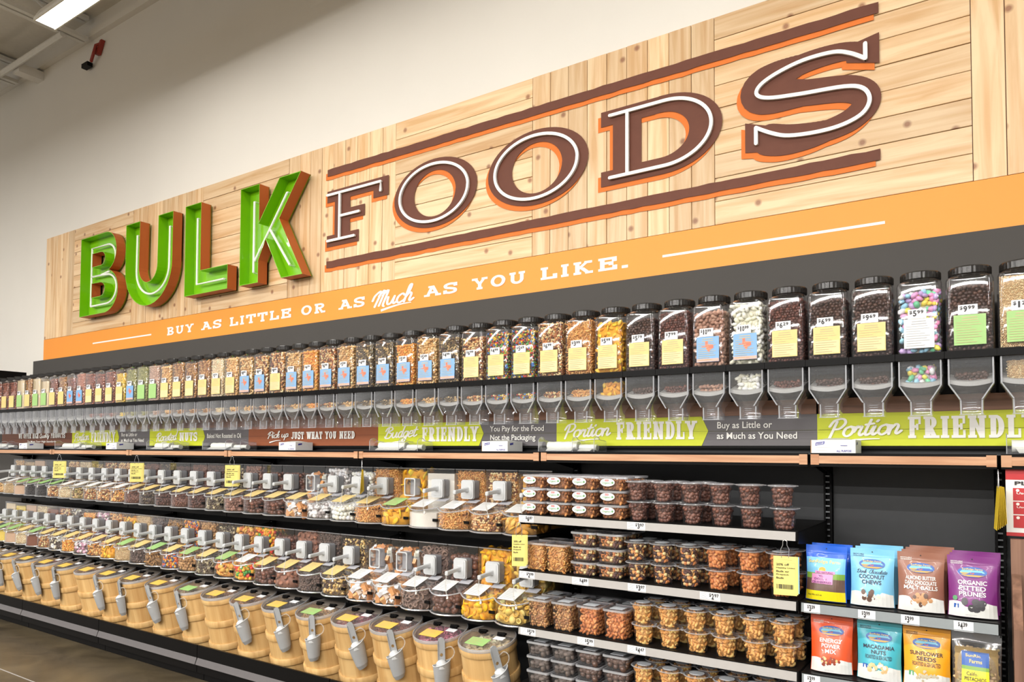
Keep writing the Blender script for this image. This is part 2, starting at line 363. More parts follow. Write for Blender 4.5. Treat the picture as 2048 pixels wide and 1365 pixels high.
def slab_glyph(ch, t, h, s):
    P = []
    def V(x, y0=0, y1=1): P.append([(x - t / 2, y0), (x + t / 2, y0), (x + t / 2, y1), (x - t / 2, y1)])
    def Hh(x0, x1, y): P.append([(x0, y), (x1, y), (x1, y + h), (x0, y + h)])
    def D(x0, y0, x1, y1, w=None):
        w = (w or t) / 2; q = [(x0 - w, y0), (x0 + w, y0), (x1 + w, y1), (x1 - w, y1)]; P.append(q)
    def A(cx, cy, rx, ry, a0, a1, n=12):
        o = ellipse(cx, cy, rx, ry, n, a0, a1 + 1e-9); i = ellipse(cx, cy, rx - t, ry - h, n, a0, a1 + 1e-9)
        P.extend([[o[k], o[k + 1], i[k + 1], i[k]] for k in range(n)])
    def S(x, y): Hh(x - t / 2 - s, x + t / 2 + s, y if y == 0 else 1 - h)
    def T(x, y0, y1): P.append([(x - h * .55, y0), (x + h * .55, y0), (x + h * .55, y1), (x - h * .55, y1)])
    w = 0.8; a = t / 2 + s
    if ch == 'A': w = .9; D(.14, 0, .45, 1); D(.76, 0, .45, 1); Hh(.25, .65, .26); S(.12, 0); S(.78, 0); Hh(.2, .55, 1 - h)
    elif ch == 'B': V(a); S(a, 0); S(a, 1); Hh(a, .45, 1 - h); Hh(a, .45, 0); Hh(a, .45, .5 - h / 2); A(.42, .74, .32, .26, -90, 90); A(.44, .26, .36, .27, -90, 90)
    elif ch == 'C' or ch == 'G':
        A(.42, .5, .42, .5, 45, 315); T(.74, .66, 1)
        if ch == 'G': V(.7, 0, .42); Hh(.48, .82, .42 - h)
    elif ch == 'D': V(a); S(a, 0); S(a, 1); Hh(a, .4, 1 - h); Hh(a, .4, 0); A(.38, .5, .44, .5, -90, 90)
    elif ch in 'EF':
        w = .78; V(a); S(a, 0); S(a, 1); Hh(a, .72, 1 - h); T(.69, .64, 1); Hh(a, .54, .47); T(.55, .38, .66)
        if ch == 'E': Hh(a, .74, 0); T(.71, 0, .36)
    elif ch == 'H': w = .86; V(a); V(.86 - a); Hh(a, .86 - a, .45); [S(x, y) for x in (a, .86 - a) for y in (0, 1)]
    elif ch == 'I': w = 2 * a; V(a); S(a, 0); S(a, 1)
    elif ch == 'J': w = .62; V(.45, .25); S(.45, 1); A(.26, .27, .19 + t / 2, .27, 180, 360)
    elif ch == 'K': w = .88; V(a); S(a, 0); S(a, 1); D(a, .38, .66, 1); D(.36, .52, .7, 0, t * 1.1); S(.7, 0); S(.66, 1)
    elif ch == 'L': w = .74; V(a); S(a, 0); S(a, 1); Hh(a, .7, 0); T(.68, 0, .4)
    elif ch == 'N': w = 1.0; V(a); V(1.0 - a); D(a, 1, 1.0 - a, 0, t * .8); S(a, 0); S(a, 1); S(1.0 - a, 1)
    elif ch == 'O' or ch == 'Q': w = .84; A(.42, .5, .42, .5, 0, 360, 24)
    elif ch == 'P' or ch == 'R':
        V(a); S(a, 0); S(a, 1); Hh(a, .45, 1 - h); Hh(a, .45, .44); A(.42, .72, .34, .28, -90, 90)
        if ch == 'R': D(.4, .46, .66, 0); S(.68, 0); w = .86
    elif ch == 'S':
        w = .74
        pth = catmull([(.66, .66), (.62, .86), (.36, .93), (.1, .82), (.12, .6), (.37, .5), (.62, .38), (.62, .16), (.36, .07), (.12, .14), (.07, .34)], 4)
        P.extend(stroke(pth, (t + h) / 2 * 1.05)); T(.66, .66, 1); T(.07, 0, .34)
    elif ch == 'T': w = .8; V(.4); S(.4, 0); Hh(.03, .77, 1 - h); T(.06, .62, 1); T(.74, .62, 1)
    elif ch == 'U': w = .86; V(a, .3); V(.86 - a, .3); S(a, 1); S(.86 - a, 1); A(.43, .36, .43 - a + t / 2, .36, 180, 360)
    elif ch == 'W': w = 1.15; D(.12, 1, .34, 0); D(.57, 1, .34, 0); D(.57, 1, .8, 0); D(1.03, 1, .8, 0); S(.12, 1); S(1.03, 1)
    elif ch == 'Y': w = .86; V(.43, 0, .5); D(.43, .45, .13, 1); D(.43, .45, .73, 1); S(.43, 0); S(.14, 1); S(.72, 1)
    elif ch == 'M': w = 1.05; V(a); V(1.05 - a); D(a, 1, .525, .2); D(1.05 - a, 1, .525, .2); [S(x, 0) for x in (a, 1.05 - a)]
    elif ch == '.': w = t * 1.4; P.append([(0, 0), (t * 1.3, 0), (t * 1.3, t * 1.1), (0, t * 1.1)])
    elif ch == ' ': w = .5
    return P, w
def slab_text(s, t=.24, h=.17, ser=.08, sx=1.0, gap=.16, counts=None):
    x = 0; out = []
    for ch in s:
        P, w = slab_glyph(ch, t / sx, h, ser / sx)
        out += [[(x + q[0] * sx, q[1]) for q in p] for p in P]; x += w * sx + gap
        if counts is not None: counts.append(len(P))
    return out
SCR = {
 'u': (.8, [[(0,.9),(.05,.3),(.2,.02),(.42,.2),(.55,.9)],[(.55,.9),(.55,.3),(.68,.03),(.85,.2)]]),
 'c': (.68, [[(.6,.8),(.4,1),(.12,.75),(.08,.3),(.3,0),(.6,.15),(.75,.3)]]),
 'h': (.75, [[(0,.1),(.25,1.2),(.28,1.85),(.12,1.7),(.08,0)],[(.08,.5),(.3,.95),(.5,.8),(.48,.2),(.6,.02),(.8,.25)]]),
 'o': (.75, [[(.4,1),(.12,.8),(.08,.3),(.35,0),(.62,.25),(.62,.75),(.4,1),(.55,.95),(.85,.85)]]),
 'r': (.62, [[(0,.4),(.12,1),(.2,.85),(.42,.95),(.38,.3),(.5,.02),(.68,.2)]]),
 't': (.5, [[(.25,1.6),(.15,.4),(.25,.03),(.45,.15),(.55,.3)],[(0,1.1),(.5,1.18)]]),
 'i': (.42, [[(0,.4),(.15,.95),(.12,.3),(.22,.02),(.42,.25)],[(.18,1.36),(.24,1.5)]]),
 'n': (.72, [[(.05,.9),(.05,0)],[(.05,.5),(.28,.97),(.48,.8),(.46,.2),(.58,.02),(.78,.3)]]),
 'd': (.72, [[(.55,.85),(.3,1),(.08,.7),(.08,.25),(.3,0),(.52,.3)],[(.62,1.85),(.52,.5),(.56,.05),(.75,.2)]]),
 'g': (.7, [[(.55,.85),(.3,1),(.08,.7),(.08,.3),(.3,.03),(.52,.35)],[(.58,.95),(.52,0),(.42,-.65),(.15,-.7),(.1,-.4),(.4,-.05),(.72,.25)]]),
 'e': (.62, [[(.08,.5),(.5,.6),(.5,.95),(.25,1),(.07,.6),(.1,.15),(.35,0),(.65,.25)]]),
 'k': (.66, [[(0,.1),(.2,1.2),(.25,1.85),(.1,1.7),(.06,0)],[(.08,.45),(.45,.95),(.4,.6),(.12,.5)],[(.15,.5),(.4,.05),(.65,.25)]]),
 'p': (.7, [[(.12,1),(.05,-.8)],[(.08,.7),(.35,1),(.58,.75),(.5,.2),(.25,0),(.08,.2)],[(.5,.15),(.75,.25)]]),
 'a': (.74, [[(.55,.85),(.3,1),(.08,.7),(.08,.25),(.3,0),(.52,.35)],[(.57,.98),(.5,.3),(.6,.02),(.78,.25)]]),
 's': (.55, [[(0,.2),(.35,1),(.45,.5),(.3,.02),(.05,.12)],[(.3,.02),(.6,.3)]]),
 'l': (.4, [[(0,.1),(.3,1.4),(.25,1.85),(.1,1.5),(.08,.3),(.2,.02),(.4,.25)]]),
 'y': (.65, [[(0,.9),(.05,.3),(.25,.05),(.5,.9)],[(.5,.9),(.42,-.5),(.15,-.7),(.1,-.4),(.6,.2)]]),
 'P': (.9, [[(.25,1.6),(.12,-.1)],[(-.15,1.1),(.05,1.7),(.6,1.85),(.85,1.4),(.6,.85),(.2,.8)]]),
 'B': (1.0, [[(.3,1.7),(.12,0)],[(-.1,1.2),(.1,1.75),(.6,1.85),(.8,1.45),(.35,1.0),(.85,.7),(.7,.05),(.2,-.02),(0,.25)]]),
 'R': (.95, [[(.25,1.65),(.12,0)],[(-.15,1.1),(.05,1.7),(.6,1.85),(.82,1.4),(.3,.9),(.55,.5),(.75,.02),(.95,.2)]]),
 'M': (1.1, [[(-.25,.75),(-.15,1.35),(.28,1.7),(.12,0)],[(.2,1.2),(.58,1.8),(.48,.05)],[(.52,1.2),(.9,1.75),(.82,.2),(.95,-.1)]]),
 'D': (1.0, [[(.3,1.7),(.15,0)],[(-.1,1.3),(.2,1.8),(.8,1.6),(.85,.6),(.5,0),(0,.1)]]),
 'C': (.85, [[(.8,1.5),(.55,1.8),(.15,1.3),(.1,.5),(.4,0),(.85,.3)]]),
 'Q': (.95, [[(.45,1.8),(.1,1.3),(.1,.5),(.4,0),(.8,.5),(.8,1.3),(.45,1.8)],[(.5,.3),(.95,-.15)]]),
 ' ': (.45, []),
}
def script_text(s, w=.17, slant=.22, rise=0.0):
    x = 0; out = []
    for ch in s:
        adv, ss = SCR[ch]
        for p in ss:
            q = catmull(p, 5); q = [(x + a + b * slant, b + (x + a) * rise) for a, b in q]
            out += stroke(q, w)
            for e in (q[0], q[-1]): out.append(ellipse(e[0], e[1], w / 2, w / 2, 8))
        x += adv
    return out
def swash(x0, x1, z, th, rise=.3):
    pth = [(x0 + (x1 - x0) * k / 10, z + rise * (x1 - x0) * math.sin(k / 10 * PI * .55) ) for k in range(11)]
    return stroke(pth, [th * (1.1 - .75 * k / 10) for k in range(11)])
def flat(name, polys, m, parent, y=0.0, mapf=None, loc=None, rot=None):
    return obj(name, MB().polys([p if sum(p[i][0]*p[(i+1)%len(p)][1]-p[(i+1)%len(p)][0]*p[i][1] for i in range(len(p))) > 0 else p[::-1] for p in polys], y, mapf).mesh(name, 0), m, parent, loc, rot)
def price_polys(p, w, h):
    """a shelf price: small dollar sign, big digits, raised cents; fitted in w x h around the origin"""
    d, c = p.split('.')
    P = fit(sans('$', .02), 0, .35, .35, 1.0)
    x = .42
    for ch in d:
        n = ch == '1'; P += fit(sans(ch, .03), x + .1 * n, x + .42 - .1 * n, 0, 1.0); x += .5
    for ch in c:
        n = ch == '1'; P += fit(sans(ch, .025), x + .08 * n, x + .34 - .08 * n, .4, 1.0); x += .4
    return fit(P, -w / 2, w / 2, -h / 2, h / 2)
# ================================================================== the setting
WALL_Y = 3.43; X0, X1 = -13.0, 6.5
struct('floor', MB().box(X0, X1, -14.0, WALL_Y + .1, -0.1, 0.0), 'polished_concrete')
o = struct('trim_1', MB().box(X0, X1, 2.20, 2.208, 0.0, 0.0012).box(-4.10, -4.094, -14, 2.2, 0, .0012).box(X0, X1, -2.4, -2.392, 0, .0012), 'rail_grey')
struct('wall_back', MB().box(X0, X1, WALL_Y, WALL_Y + .15, 0.0, 5.75), 'wall_paint')
ceil = struct('ceiling', MB().box(X0, X1, -14.0, WALL_Y + .15, 5.62, 5.75), 'ceiling_white')
struct('trim_2', MB().box(X0, X1, WALL_Y - .05, WALL_Y, 5.40, 5.46), 'wall_paint')
# open-web joists under the roof deck, running out from the wall
def joist(x):
    mb = MB()
    for z in (5.36, 5.56):
        mb.box(x - .06, x - .012, -14.0, WALL_Y - .06, z, z + .035); mb.box(x + .012, x + .06, -14.0, WALL_Y - .06, z, z + .035)
    for k in range(28):
        y = 3.2 - k * .6
        mb.tube([(x, y, 5.39), (x, y - .3, 5.57)], .012, 5); mb.tube([(x, y - .3, 5.57), (x, y - .6, 5.39)], .012, 5)
    return mb
for x in (-11.9, -10.3, -8.65, -7.18, -5.6, -4.0, -2.4, -.8, .8, 2.4, 4.0, 5.6):
    obj('joist', joist(x).mesh('joist'), 'steel_white', ceil)
obj('bridging', MB().tube([(X0, 3.17, 5.345), (-7.18, 3.17, 5.345)], .028, 8), 'steel_white', ceil)
obj('bearing_plate', MB().box(-8.27, -8.15, 3.20, WALL_Y, 5.29, 5.38), 'wall_paint', ceil)
tag(obj('sprinkler_pipe', MB().tube([(X0, 2.35, 5.31), (-7.9, 2.35, 5.31), (-7.88, 2.35, 5.24), (-7.84, 2.35, 5.31), (X1, 2.35, 5.31)], .024, 8), 'pipe_red'),
    'red sprinkler pipe running under the white roof joists', 'pipe')
t = thing('conduit_bracket', 'red pipe bracket with black fitting high on the beige wall', 'bracket', (-7.02, 3.36, 5.22))
obj('pipe_end', MB().tube([(.06, .05, .08), (.02, .02, .06), (.0, .01, -.02), (-.08, .03, -.06)], .014, 8), 'pipe_red', t)
obj('fitting', MB().box(-.20, -.09, .0, .05, -.105, -.065), 'black_gloss', t)
obj('plate', MB().prism_y([(-.02, -.01), (.03, -.02), (.10, .10), (.07, .10)], .03, .066), 'pipe_red', t)
tag(obj('drain_pipe', MB().tube([(-8.95, 2.9, 5.25), (-8.62, 3.16, 5.25)], .05, 10), 'green_pipe'), 'short green pipe beside the farthest roof joist', 'pipe')
# linear roof lights, each with its own lamp; the two farthest rows are added fill
def roof_light(x0, x1, y, z, watts, label):
    t = thing('roof_light', label, 'light', ((x0 + x1) / 2, y, z), group='linear roof lights')
    L = (x1 - x0) / 2
    obj('housing', MB().prism_x([(-.075, .012), (.075, .012), (.04, .085), (-.04, .085)], -L, L).box(-L, L, -.075, -.066, -.01, .012).box(-L, L, .066, .075, -.01, .012), 'steel_white', t)
    obj('lens', MB().box(-L + .01, L - .01, -.065, .065, -.006, .011), 'lens_glow', t)
    for s in (-1, 1):
        obj('hanger', MB().tube([(s * L * .9, 0, .085), (s * L * .9, .0, .80)], .006, 5), 'wire', t)
    la = bpy.data.lights.new('roof_lamp', 'AREA'); la.shape = 'RECTANGLE'; la.size = 2 * L; la.size_y = .13; la.energy = watts; la.color = (1.0, .98, .945)
    lo = bpy.data.objects.new('roof_lamp', la); COL.objects.link(lo); lo.parent = t; lo.location = (0, 0, -.012)
n = 0
for (a, b, y, z, wt) in ROOF_LIGHTS:
    k = max(1, round((b - a) / 2.9)); st = (b - a) / k
    for i in range(k):
        if y > 2 and i == 0: lab = 'bright linear light hung high beside the wall'
        else: lab = 'unseen linear light over the aisle, %s of its row, row %s from the wall' % (ordw(i + 1), 'one two three four five'.split()[n])
        roof_light(a + st * i + .01, a + st * (i + 1) - .01, y, z, wt, lab)
    n += 1
# neighbouring run of shelving beyond the bulk bins
t = thing('neighbour_shelving', 'dark shelving canopy beyond the far end of the bulk bins', 'shelving', (-8.14, 3.4, 0))
obj('canopy', MB().prism_x([(-1.0, 2.12), (-.95, 2.25), (-.05, 2.25), (-.05, 2.15), (-.9, 2.10)], -3.0, 0), 'black_metal', t)
obj('back_panel', MB().box(-3.0, 0, -.06, -.02, 0, 2.2), 'panel_grey', t)
obj('shelf_body', MB().box(-3.0, -.02, -.62, -.06, 0, .22), 'black_metal', t)

# ================================================================== the mural sign on the wall
S_TOP, S_MID, S_BOT = 3.594, 2.573, 2.366
SY = 3.41                                # front face of the boards
sign = thing('bulk_foods_mural', 'wide wood plank mural with orange band high on the wall', 'sign', (0, SY, 0))
obj('backing', MB().box(-7.925, .95, .012, .019, S_BOT + .004, S_TOP - .004), 'panel_brown_dark', sign)
GAP = .0014
def plank(x0, x1, z0, z1, vert, i):
    w, h = (x1 - x0) / 2 - GAP, (z1 - z0) / 2 - GAP
    dy = .0016 * ((i * 37) % 5 - 2) / 2
    mb = MB()
    a, b = (h, w) if vert else (w, h)      # local x along the grain
    ch = .0012
    mb.prism_x([(.012, -b), (.012, b), (ch, b), (0, b - ch), (0, -b + ch), (ch, -b)][::-1], -a, a)
    o = obj('plank', mb.mesh('plank', 0), 'plank_wood', sign, ((x0 + x1) / 2, max(0, dy), (z0 + z1) / 2))
    if vert: o.rotation_euler = (0, R(-90), 0)
i = 0
vb = [(-7.93, -7.36, 5), (-6.32, -5.28, 9), (-4.236, -3.196, 9), (-2.157, -1.118, 9), (-.07, .95, 9)]
for a, b, n in vb:
    for k in range(n): plank(a + (b - a) * k / n, a + (b - a) * (k + 1) / n, S_MID, S_TOP, True, i); i += 1
for a, b in [(-7.36, -6.32), (-5.28, -4.236), (-3.196, -2.157), (-1.118, -.07)]:
    for k in range(9): plank(a, b, S_MID + (S_TOP - S_MID) * k / 9, S_MID + (S_TOP - S_MID) * (k + 1) / 9, False, i); i += 1
obj('orange_band', MB().box(-7.93, .95, .0, .012, S_BOT, S_MID - .001), 'orange_paint', sign)
# painted brown letters with their orange drop shadow
def arcp(cx, cz, rx, rz, a0, a1, n=20): return ellipse(cx, cz, rx, rz, n, a0, a1)
F_poly = [(-3.825,3.265),(-3.825,3.185),(-3.75,3.185),(-3.75,2.956),(-3.825,2.956),(-3.825,2.876),(-3.517,2.876),(-3.517,2.956),(-3.601,2.956),(-3.601,3.04),(-3.463,3.04),(-3.463,3.117),(-3.601,3.117),(-3.601,3.19),(-3.386,3.19),(-3.386,3.137),(-3.25,3.137),(-3.25,3.265)]
def O_polys(cx): return ring_polys(ellipse(cx, 3.073, .33, .2135, 48), ellipse(cx + .003, 3.069, .165, .143, 48))
D_out = [(-1.4, 2.876)] + arcp(-1.38, 3.0765, .302, .2005, -90, 90, 24) + [(-1.4, 3.277)]
D_in = [(-1.4, 2.962)] + arcp(-1.39, 3.0765, .148, .1145, -90, 90, 24) + [(-1.4, 3.191)]
D_polys = [[(-1.725,3.277),(-1.725,3.197),(-1.656,3.197),(-1.656,2.956),(-1.725,2.956),(-1.725,2.876),(-1.4,2.876),(-1.4,2.962),(-1.495,2.962),(-1.495,3.191),(-1.4,3.191),(-1.4,3.277)]] + \
          [[D_out[k], D_out[k+1], D_in[k+1], D_in[k]] for k in range(len(D_out) - 1)]
S_line = [(-.453,3.182),(-.514,3.224),(-.582,3.249),(-.705,3.250),(-.822,3.224),(-.897,3.188),(-.912,3.148),(-.858,3.118),(-.72,3.099),(-.537,3.082),(-.462,3.053),(-.438,2.998),(-.467,2.945),(-.545,2.915),(-.648,2.908),(-.77,2.920),(-.845,2.949),(-.917,2.992)]
S_path = catmull([(-.470,3.228),(-.56,3.246),(-.68,3.244),(-.80,3.222),(-.880,3.190),(-.897,3.157),(-.84,3.126),(-.70,3.104),(-.53,3.075),(-.458,3.03),(-.462,2.975),(-.53,2.928),(-.65,2.905),(-.78,2.908),(-.87,2.93)], 6)
nS = len(S_path)
S_w = [.075 + .07 * max(0, math.sin(k / (nS - 1) * PI * 3 - PI * .5)) + .045 * math.sin(k / (nS - 1) * PI) for k in range(nS)]
def _convex(q):
    s = [(q[(i+1)%4][0]-q[i][0])*(q[(i+2)%4][1]-q[(i+1)%4][1])-(q[(i+1)%4][1]-q[i][1])*(q[(i+2)%4][0]-q[(i+1)%4][0]) for i in range(4)]
    return min(s) > 0 or max(s) < 0
S_polys = [q for q in stroke(S_path, S_w) if _convex(q)] + [ellipse(p[0], p[1], w / 2, w / 2, 20) for p, w in zip(S_path[1:-1], S_w[1:-1])] + [[(-.40,3.286),(-.53,3.262),(-.53,3.19),(-.40,3.152)], [(-.97,3.030),(-.97,2.889),(-.84,2.868),(-.84,2.985)]]
def shift(P, dx, dz): return [[(x + dx, z + dz) for x, z in p] for p in P]
def rough_bar(x0, x1, z0, z1, seed):
    rnd = random.Random(seed); n = 60; top = []; bot = []
    for k in range(n + 1):
        x = x0 + (x1 - x0) * k / n; top.append((x, z1 + rnd.uniform(-.0025, .0025))); bot.append((x, z0 + rnd.uniform(-.0025, .0025)))
    return [[bot[k], bot[k+1], top[k+1], top[k]] for k in range(n)]
for nm, P in (('painted_letter_f', [F_poly]), ('painted_letter_o', O_polys(-2.868)), ('painted_letter_o', O_polys(-2.129)), ('painted_letter_d', D_polys), ('painted_letter_s', S_polys),
              ('painted_rule', rough_bar(-3.826, -.401, 3.370, 3.420, 1)), ('painted_rule', rough_bar(-3.826, -.401, 2.731, 2.779, 2))):
    l = flat(nm, P, 'brown_print', sign, -.0050)
    flat('painted_shadow', shift(P, -.019, -.024), 'orange_print', l, -.0018)
# raised white outlines
def raised(nm, paths, w=.017, y0=-.020, y1=-.008):
    P = []
    for p in paths:
        P += stroke(p, w)
        for e in (p[0], p[-1]): P.append(ellipse(e[0], e[1], w / 2, w / 2, 10))
        for q in p[1:-1]:
            if len(p) < 8: P.append(ellipse(q[0], q[1], w / 2, w / 2, 10))
    o = obj(nm, slab_from_polys(P, y0, y1).mesh(nm, 0), 'white_acrylic', sign)
    return o
raised('white_outline', [[(-3.812,3.234),(-3.312,3.232),(-3.312,3.172)], [(-3.691,3.232),(-3.691,2.915)], [(-3.806,2.915),(-3.548,2.915)], [(-3.691,3.071),(-3.505,3.071)]])
for cx in (-2.868, -2.129):
    e = ellipse(cx - .003, 3.072, .271, .178, 60); raised('white_outline', [e + [e[0]]])
Dl = [(-1.668,3.243),(-1.4,3.243)] + arcp(-1.37, 3.0775, .242, .1655, 88, -88, 30) + [(-1.4,2.912),(-1.668,2.912)]
raised('white_outline', [Dl, [(-1.569,3.243),(-1.569,2.912)]])
raised('white_outline', [[(-.453,3.248),(-.453,3.182)], catmull(S_line, 5), [(-.917,2.992),(-.917,2.918)]])
# band lettering
BL = dict(t=.27, h=.19, ser=.10)
for s, a, b in (('BUY', -5.749, -5.373), ('AS', -5.270, -5.004), ('LITTLE', -4.900, -4.188), ('OR', -4.079, -3.831), ('AS', -3.703, -3.455), ('AS', -2.945, -2.683), ('YOU', -2.575, -2.202), ('LIKE.', -2.098, -1.572)):
    n_ = []; P = fit(slab_text(s, sx=1.35, gap=.30, counts=n_, **BL), a, b, 2.431, 2.499); q_ = 0
    for c_ in n_: flat('band_letter', P[q_:q_ + c_], 'white_print', sign, -.0008); q_ += c_
flat('band_script', fit(script_text('Much', .2, .25, .05), -3.395, -3.020, 2.408, 2.535), 'white_print', sign, -.0008)
flat('band_script', swash(-3.31, -3.05, 2.388, .014, .10), 'white_print', sign, -.0009)
for a, b in ((-6.965, -5.987), (-1.385, -.388)):
    flat('band_rule', [[(a, 2.455), (b, 2.455), (b, 2.467), (a, 2.467)]], 'white_print', sign, -.0008)

# ---- big green channel letters B U L K
K_ = 3.308 / 3.28
def gx(x): return x * K_
def gz(z): return (z - H) * K_ + H
ZT, ZB = gz(3.40), gz(2.683)
def Bpts():
    xl, xm = gx(-6.955), gx(-6.53)
    t = arcp(gx(-6.52), gz(3.224), gx(-6.339) - gx(-6.52), gz(3.40) - gz(3.224), 90, -75, 14)
    b = arcp(gx(-6.53), gz(2.875), gx(-6.302) - gx(-6.53), gz(2.875) - ZB, 70, -90, 16)
    return [(xl, ZB), (xl, ZT)] + t + b, [[(gx(-6.745), gz(3.115)), (gx(-6.745), gz(3.235))] + arcp(gx(-6.60), gz(3.175), .075, .06, 90, -90, 8),
                                          [(gx(-6.745), gz(2.84)), (gx(-6.745), gz(2.965))] + arcp(gx(-6.60), gz(2.9), .08, .062, 90, -90, 8)]
def Upts():
    cx = gx(-5.835); ro = gx(-5.484) - cx; zc = gz(2.672) + ro * .95; ri = ro - .215
    out = [(gx(-6.187), ZT)] + arcp(cx, zc, ro, ro * .95, 180, 360, 20) + [(gx(-5.484), ZT), (gx(-5.694), ZT)] + arcp(cx, zc, ri, ri, 0, -180, 16)[0:] + [(gx(-5.970), ZT)]
    return out, []
L_pts = [(gx(-5.312), ZT), (gx(-5.306), ZB), (gx(-4.756), ZB), (gx(-4.756), gz(2.866)), (gx(-5.10), gz(2.866)), (gx(-5.104), ZT)]
K_pts = [(gx(-4.613), ZT), (gx(-4.611), ZB), (gx(-4.398), ZB), (gx(-4.398), gz(2.845)), (gx(-4.318), gz(2.985)), (gx(-4.143), ZB), (gx(-3.922), ZB), (gx(-4.175), gz(3.109)), (gx(-3.952), ZT), (gx(-4.176), ZT), (gx(-4.396), gz(3.121)), (gx(-4.398), ZT)]
def ccw(p): return p if sum(p[i][0]*p[(i+1)%len(p)][1]-p[(i+1)%len(p)][0]*p[i][1] for i in range(len(p))) > 0 else p[::-1]
from mathutils.geometry import tessellate_polygon
def face_tris(out, holes):
    loops = [[Vector((x, z, 0)) for x, z in out]] + [[Vector((x, z, 0)) for x, z in h] for h in holes]
    pts = [(v.x, v.y) for l in loops for v in l]
    return [[pts[i] for i in tri] for tri in tessellate_polygon(loops)]
def channel(name, label, out, holes, lines, yf=3.308, yb=3.400):
    th = .004
    t = thing(name, label, 'letter', ((out[0][0] + out[2][0]) / 2, yb, ZB), group='green channel letters')
    ox, oz = t.location.x, t.location.z
    tr = lambda P: [(x - ox, z - oz) for x, z in P]
    out = ccw(tr(out)); holes = [ccw(tr(h))[::-1] for h in holes]
    back = slab_from_polys(face_tris(out, holes), -.012, -.004)
    obj('back_plate', back.mesh('back_plate', 0), 'green_enamel', t)
    ro = MB(); ri = MB()
    for loop in [out] + holes:
        n = len(loop)
        def off(d):
            r = []
            for i in range(n):
                a, b, c = loop[i - 1], loop[i], loop[(i + 1) % n]
                n1 = Vector((b[1] - a[1], a[0] - b[0])).normalized(); n2 = Vector((c[1] - b[1], b[0] - c[0])).normalized()
                m = (n1 + n2); m = m.normalized() if m.length > 1e-6 else n1
                k = d / max(.35, m.dot(n1)); r.append((b[0] + m.x * k, b[1] + m.y * k))
            return r
        inn = off(-th); y0 = yf - yb
        for i in range(n):
            j = (i + 1) % n
            ro.add([(loop[i][0], y0, loop[i][1]), (loop[j][0], y0, loop[j][1]), (loop[j][0], -.004, loop[j][1]), (loop[i][0], -.004, loop[i][1])], [(3, 2, 1, 0)])
            ri.add([(inn[i][0], y0, inn[i][1]), (inn[j][0], y0, inn[j][1]), (inn[j][0], -.012, inn[j][1]), (inn[i][0], -.012, inn[i][1])], [(0, 1, 2, 3)])
            ri.add([(loop[i][0], y0, loop[i][1]), (loop[j][0], y0, loop[j][1]), (inn[j][0], y0, inn[j][1]), (inn[i][0], y0, inn[i][1])], [(0, 1, 2, 3)])
    obj('copper_return', ro.mesh('copper_return', .5), 'copper_return', t)
    obj('green_lining', ri.mesh('green_lining', .5), 'green_enamel', t)
    for p in lines:
        p = tr(p)
        obj('neon_tube', MB().tube([(x, -.050, z) for x, z in p], .0095, 8), 'neon_white', t)
        for q in (p[0], p[-1]):
            obj('tube_support', MB().tube([(q[0], -.050, q[1]), (q[0], -.012, q[1])], .006, 6), 'neon_white', t)
bo, bh = Bpts()
bx = gx(-6.835)
channel('channel_letter_b', 'green letter B of the sign with copper sides and white tube', bo, bh,
        [[(bx, gz(2.775)), (bx, gz(3.305))] + arcp(gx(-6.56), gz(3.18), gx(-6.425) - gx(-6.56), gz(3.305) - gz(3.18), 90, -75, 12) + [(bx + .18, gz(3.045)), (bx, gz(3.045)), (bx + .2, gz(3.04))] + arcp(gx(-6.56), gz(2.905), gx(-6.40) - gx(-6.56), gz(2.905) - gz(2.775), 80, -90, 12) + [(bx, gz(2.775))]])
uo, uh = Upts()
uc = gx(-5.835)
channel('channel_letter_u', 'green letter U of the sign with copper sides and white tube', uo, uh,
        [[(gx(-6.078), gz(3.305))] + arcp(uc, gz(2.99), uc - gx(-6.078), .215, 180, 360, 20) + [(gx(-5.592), gz(3.305))]])
channel('channel_letter_l', 'green letter L of the sign with copper sides and white tube', L_pts, [],
        [[(gx(-5.208), gz(3.30)), (gx(-5.204), gz(2.775)), (gx(-4.85), gz(2.775))]])
channel('channel_letter_k', 'green letter K of the sign with copper sides and white tube', K_pts, [],
        [[(gx(-4.505), gz(3.30)), (gx(-4.503), gz(2.775))], [(gx(-4.49), gz(2.86)), (gx(-4.14), gz(3.30))], [(gx(-4.32), gz(3.06)), (gx(-4.10), gz(2.775))]])

# dark header panel between mural and dispensers
t = tag(obj('grey_fascia', MB().box(-8.108, .95, 3.395, 3.428, 1.44, 2.3655), 'panel_grey'), 'long dark grey header panel under the orange band', 'panel')

# ================================================================== gondola run
J = [-.6126 - 1.22 * k for k in range(-1, 8)]      # section joints; J[1] = first full joint
SECT = [(-.0026, 1.2174, 'right-hand end')] + [(-.6126, -.0026, '')] + [(-.6126 - 1.22 * (k + 1), -.6126 - 1.22 * k, '') for k in range(6)]
SNAME = ['bay beside the red poster', 'half-width bay of pouch bags', 'prepacked tub bay'] + ['%s bulk bin bay' % ordw(k) for k in range(1, 6)]
BACK_Y = 3.37
def upright(x):
    mb = MB()
    mb.box(x - .016, x - .008, BACK_Y - .035, BACK_Y, 0.02, 1.44).box(x + .008, x + .016, BACK_Y - .035, BACK_Y, .02, 1.44).box(x - .016, x + .016, BACK_Y - .012, BACK_Y, .02, 1.44)
    return mb
def rungs(x):
    mb = MB()
    for k in range(54): mb.box(x - .008, x + .008, BACK_Y - .034, BACK_Y - .030, .06 + k * .0254, .066 + k * .0254)
    return mb
